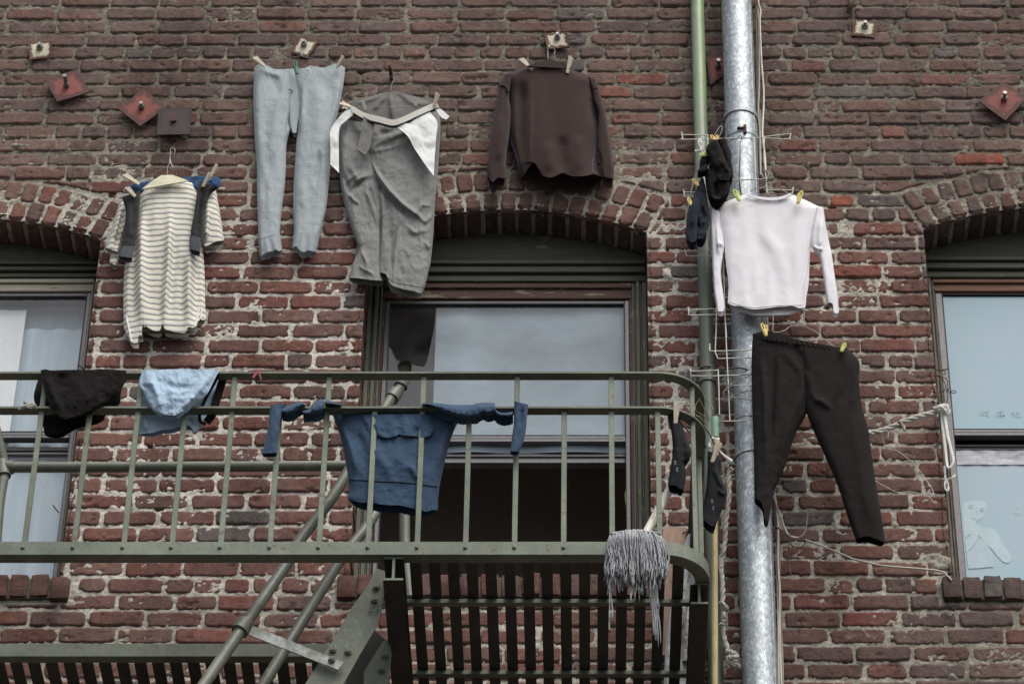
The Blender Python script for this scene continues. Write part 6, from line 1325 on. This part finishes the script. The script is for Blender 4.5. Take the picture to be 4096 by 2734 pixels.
ribbon('strap', fK([(1950,430,1.0),(1925,500,.98),(1850,640,.965),(1800,760,.96),(1790,850,.96),(1840,888,.96)]), [16,15,13,12,13,12], M_blk, bs_, .96, .002)
bw = thing('blue_sweater', 'faded blue sweater tied to the middle rail by its sleeves', 'sweater', W(1560, 1700, .95))
bb2 = piece('body', mixr((fL, [(950,770,2160,800),(985,860,2090,870),(1035,1000,2030,1000),(1072,1180,1985,1160),(1105,1380,1930,1400),(1112,1480,1915,1500)]), (fS, [(-20,-30,752,-10),(-10,20,750,60)])), M_blueS, bw, .93, .035, .012,
    folds=[(fL([(1010,850),(1120,1100),(1180,1350)]), .016, 18), (fL([(1300,1050),(1400,1200),(1500,1380)]), .010, 26), (fL([(2080,880),(1960,1050),(1900,1300)]), .016, 18), (fL([(1900,880),(1820,1100),(1790,1350)]), -.012, 22), (fL([(1500,1100),(1600,1250),(1760,1300)]), .009, 24), (fL([(1150,900),(1240,1100),(1280,1300)]), -.010, 20), (fL([(1660,1240),(1700,1330),(1740,1380)]), .008, 12)],
    hem=HM(fS, -20, 752, [(-20,-2),(40,10),(110,18),(180,20),(250,32),(330,40),(420,42),(500,60),(590,78),(650,95),(700,82),(752,82)]), hemw=.06, nu=120, nv=110, crumple=.004)
surf_seam(bb2, fL([(1112,1382),(1250,1390),(1400,1400),(1550,1405),(1750,1425),(1922,1450)]), M_navy, bw, .0024)
piece('neck_ruffle', RG4(fL, [(1200,800,1880,795),(1215,850,1885,860),(1240,900,1885,930),(1290,960,1870,980)]), M_blueS, bw, .965, .02, .0, hem=HM(fL, 1290, 1870, [(1290,1000),(1330,985),(1400,1000),(1470,1005),(1530,990),(1560,975),(1600,985),(1680,990),(1760,998),(1820,995),(1870,960)]), hemw=.4, nu=110, nv=40, drape_=(.0025, 5), crumple=.007)
def sleeve_run(rows): return piece('sleeve', rows, M_blueS, bw, .985, .045, 0, nu=40, nv=70, crumple=.009, folds=[], edge=3)
def TB(f, rows): return RG4(f, [(a, b, c, d) for a, b, c, d in rows])
sleeve_run(TB(fL, [(500,735,512,790),(560,722,560,806),(610,700,620,790),(672,686,690,735),(712,700,722,718)]))
sleeve_run(TB(fL, [(695,765,700,792),(745,748,755,806),(790,700,800,806),(862,655,850,800),(885,690,880,775)]))
sleeve_run(TB(fL, [(905,668,900,715),(960,682,955,716),(1000,698,1000,716),(1046,710,1046,716)]))
sleeve_run(TB(fL, [(1765,700,1775,712),(1820,692,1850,722),(1900,698,1935,770),(1990,708,2010,800),(2100,714,2120,838),(2200,712,2215,845)])+TB(fM, [(120,492,160,620),(205,488,235,620),(238,476,300,580),(320,468,355,590),(400,472,412,560)]))
sleeve_run(TB(fM, [(395,500,400,560),(425,545,440,588),(490,560,500,595),(560,545,565,592)]))
piece('cuff', RG4(fL, [(408,712,548,700),(400,780,520,770),(392,905,486,905),(385,918,490,922),(360,1040,475,1035),(328,1148,468,1142)]), M_blueS, bw, 1.012, .018, 0, nu=50, nv=60, folds=[(fL([(480,720),(440,900),(400,1120)]), .008, 10)], crumple=.003)
piece('cuff', RG4(fM, [(578,456,702,486),(574,560,694,560),(572,670,684,680),(568,690,684,695),(552,800,662,800),(540,903,616,908)]), M_blueS, bw, 1.012, .018, 0, nu=50, nv=60, folds=[(fM([(650,490),(640,600),(625,680)]), -.010, 8)], crumple=.003)
top(ribbon('red_ribbon', fL([(205,410,1.01),(260,408,1.01),(300,402,1.01),(280,430,1.01),(250,470,1.01),(295,420,1.01),(325,488,1.01)]), [3,6,9,10,8,9,5], plain('dull_red_ribbon', (.28, .05, .07), .7), None, 1.0, .002), 'small red ribbon knotted on the top rail', 'ribbon')
rope('rag_tie', 'frayed white rag tied on the middle rail at the far left', fK([(165,748,1.01),(210,735,1.02),(240,710,1.02),(215,690,1.01),(250,700,1.02),(290,715,1.02),(320,722,1.01),(270,735,1.02),(240,725,1.02)]), .005, M_rope, 1.0, 'rag', 60, 2, 30)
# ---------------- two black socks on the corner
def sock2(label, rows, d, marks, f=fY, **kw):
    root = thing('sock', label, 'sock', W(*f([(rows[0][0], rows[0][1])])[0], d), 'black socks with small white lettering')
    o = piece('sock_body', RG4(f, rows), M_sockB, root, d, .035, .004, nu=50, nv=80, crumple=.002, **kw)
    for x, y in marks:
        for k_ in range(3):
            P3 = on_surface(o, f([(x-9, y+k_*17),(x-3, y+8+k_*17),(x+1, y+k_*17+1),(x+6, y+9+k_*17),(x+11, y+2+k_*17)]), .0015, 3)
            if len(P3) > 3: mb = MB(); mb.tube(P3, .0009, 5); mb.build('stitched_mark', M_inkG, root)
    return root
M_sockB = cloth_mat('black_sport_knit', (.020, .021, .025), .2, 500, .95, .3, .1); M_inkG = plain('grey_lettering', (.32, .33, .34), .8)
sock2('black sock pegged on the middle rail just above the mop handle', [(58,150,125,120),(70,200,190,200),(92,300,225,290),(108,420,268,400),(115,520,308,510),(115,600,332,590),(108,660,300,662),(98,720,252,700),(82,820,268,820),(68,900,262,920),(64,955,240,1000)], .93, [(144,690),(166,768)], hem=HM(fY, 64, 240, [(64,968),(150,972),(190,1000),(240,1018)]), hemw=.06, folds=[(fY([(260,430),(300,540),(250,650)]), .010, 12), (fY([(150,300),(160,500),(150,700)]), .006, 14)])
sock2('black sock pegged in front of the yellow pole, lower than its twin', [(515,580,590,590),(512,650,625,650),(514,760,640,780),(508,860,670,880),(500,970,715,980),(486,1080,735,1060),(468,1170,700,1180),(448,1260,655,1290),(436,1325,610,1400)], .50, [(565,1130),(577,1208)], hem=HM(fY, 436, 610, [(436,1322),(480,1370),(540,1420),(580,1440),(610,1400)]), hemw=.1, folds=[(fY([(580,750),(640,900),(730,1060)]), .012, 10), (fY([(620,1000),(680,1060),(735,1070)]), .010, 8)])
soft('black toe of the lower pegged sock folded behind the peg', [(600,620,640,630),(610,700,672,690),(620,790,660,780),(632,830,650,825)], M_sockB, .47, .02, f=fY)
wood_pin('wooden peg clipping the black sock to the middle rail', *fY([(165,30),(148,265)]), 1.01, 13, .02)
wood_pin('weathered wooden peg on the lower black sock beside the yellow pole', *fY([(655,465),(565,705)]), .56, 12, .02)
# ---------------- plank and towels seen through the floor slats
M_plank = wood_mat('bare_pine', (.42, .29, .22), (.30, .20, .155), (.16, .10, .08), .64, (30, 30, 2))
mb = MB(); q = W([2654,2745,2702,2628], [2108,2112,2620,2620], .05); mb.prism([(p[0], p[2]) for p in q], .055, .03); top(mb.build('wooden_plank', M_plank), 'bare pine plank leaning on the wall behind the balcony corner', 'plank')
M_tow = cloth_mat('grey_white_towel', (.50, .51, .51), .10, 220, .98, .8, .2); M_rag = cloth_mat('beige_rag', (.36, .34, .28), .12, 300, .95, .6, .2)
top(piece('towel', [(2752,2135,2790,2120),(2722,2220,2800,2210),(2702,2330,2800,2330),(2678,2450,2790,2450),(2662,2600,2780,2600),(2655,2760,2775,2760)], M_tow, None, .10, .03, .0, nu=60, nv=90, crumple=.010, folds=[([(2760,2150),(2730,2400),(2700,2700)], .014, 12)]), 'worn grey white towel hanging behind the slats at the balcony corner', 'towel')
top(piece('rag', [(2745,2420,2775,2412),(2738,2480,2775,2480),(2732,2560,2772,2560),(2730,2640,2768,2640)], M_rag, None, .15, .03, .0, nu=50, nv=60, crumple=.014), 'crumpled beige rag in front of the towel behind the slats', 'rag')
hanger('wire', 'black wire scribble on the bricks beside the pine plank', [fO([(455,1130,.05),(500,1115,.06),(545,1120,.05),(570,1150,.05),(520,1160,.05),(560,1130,.05),(510,1140,.05),(575,1165,.05)])], M_wireD, .05, .0022, 'wire')
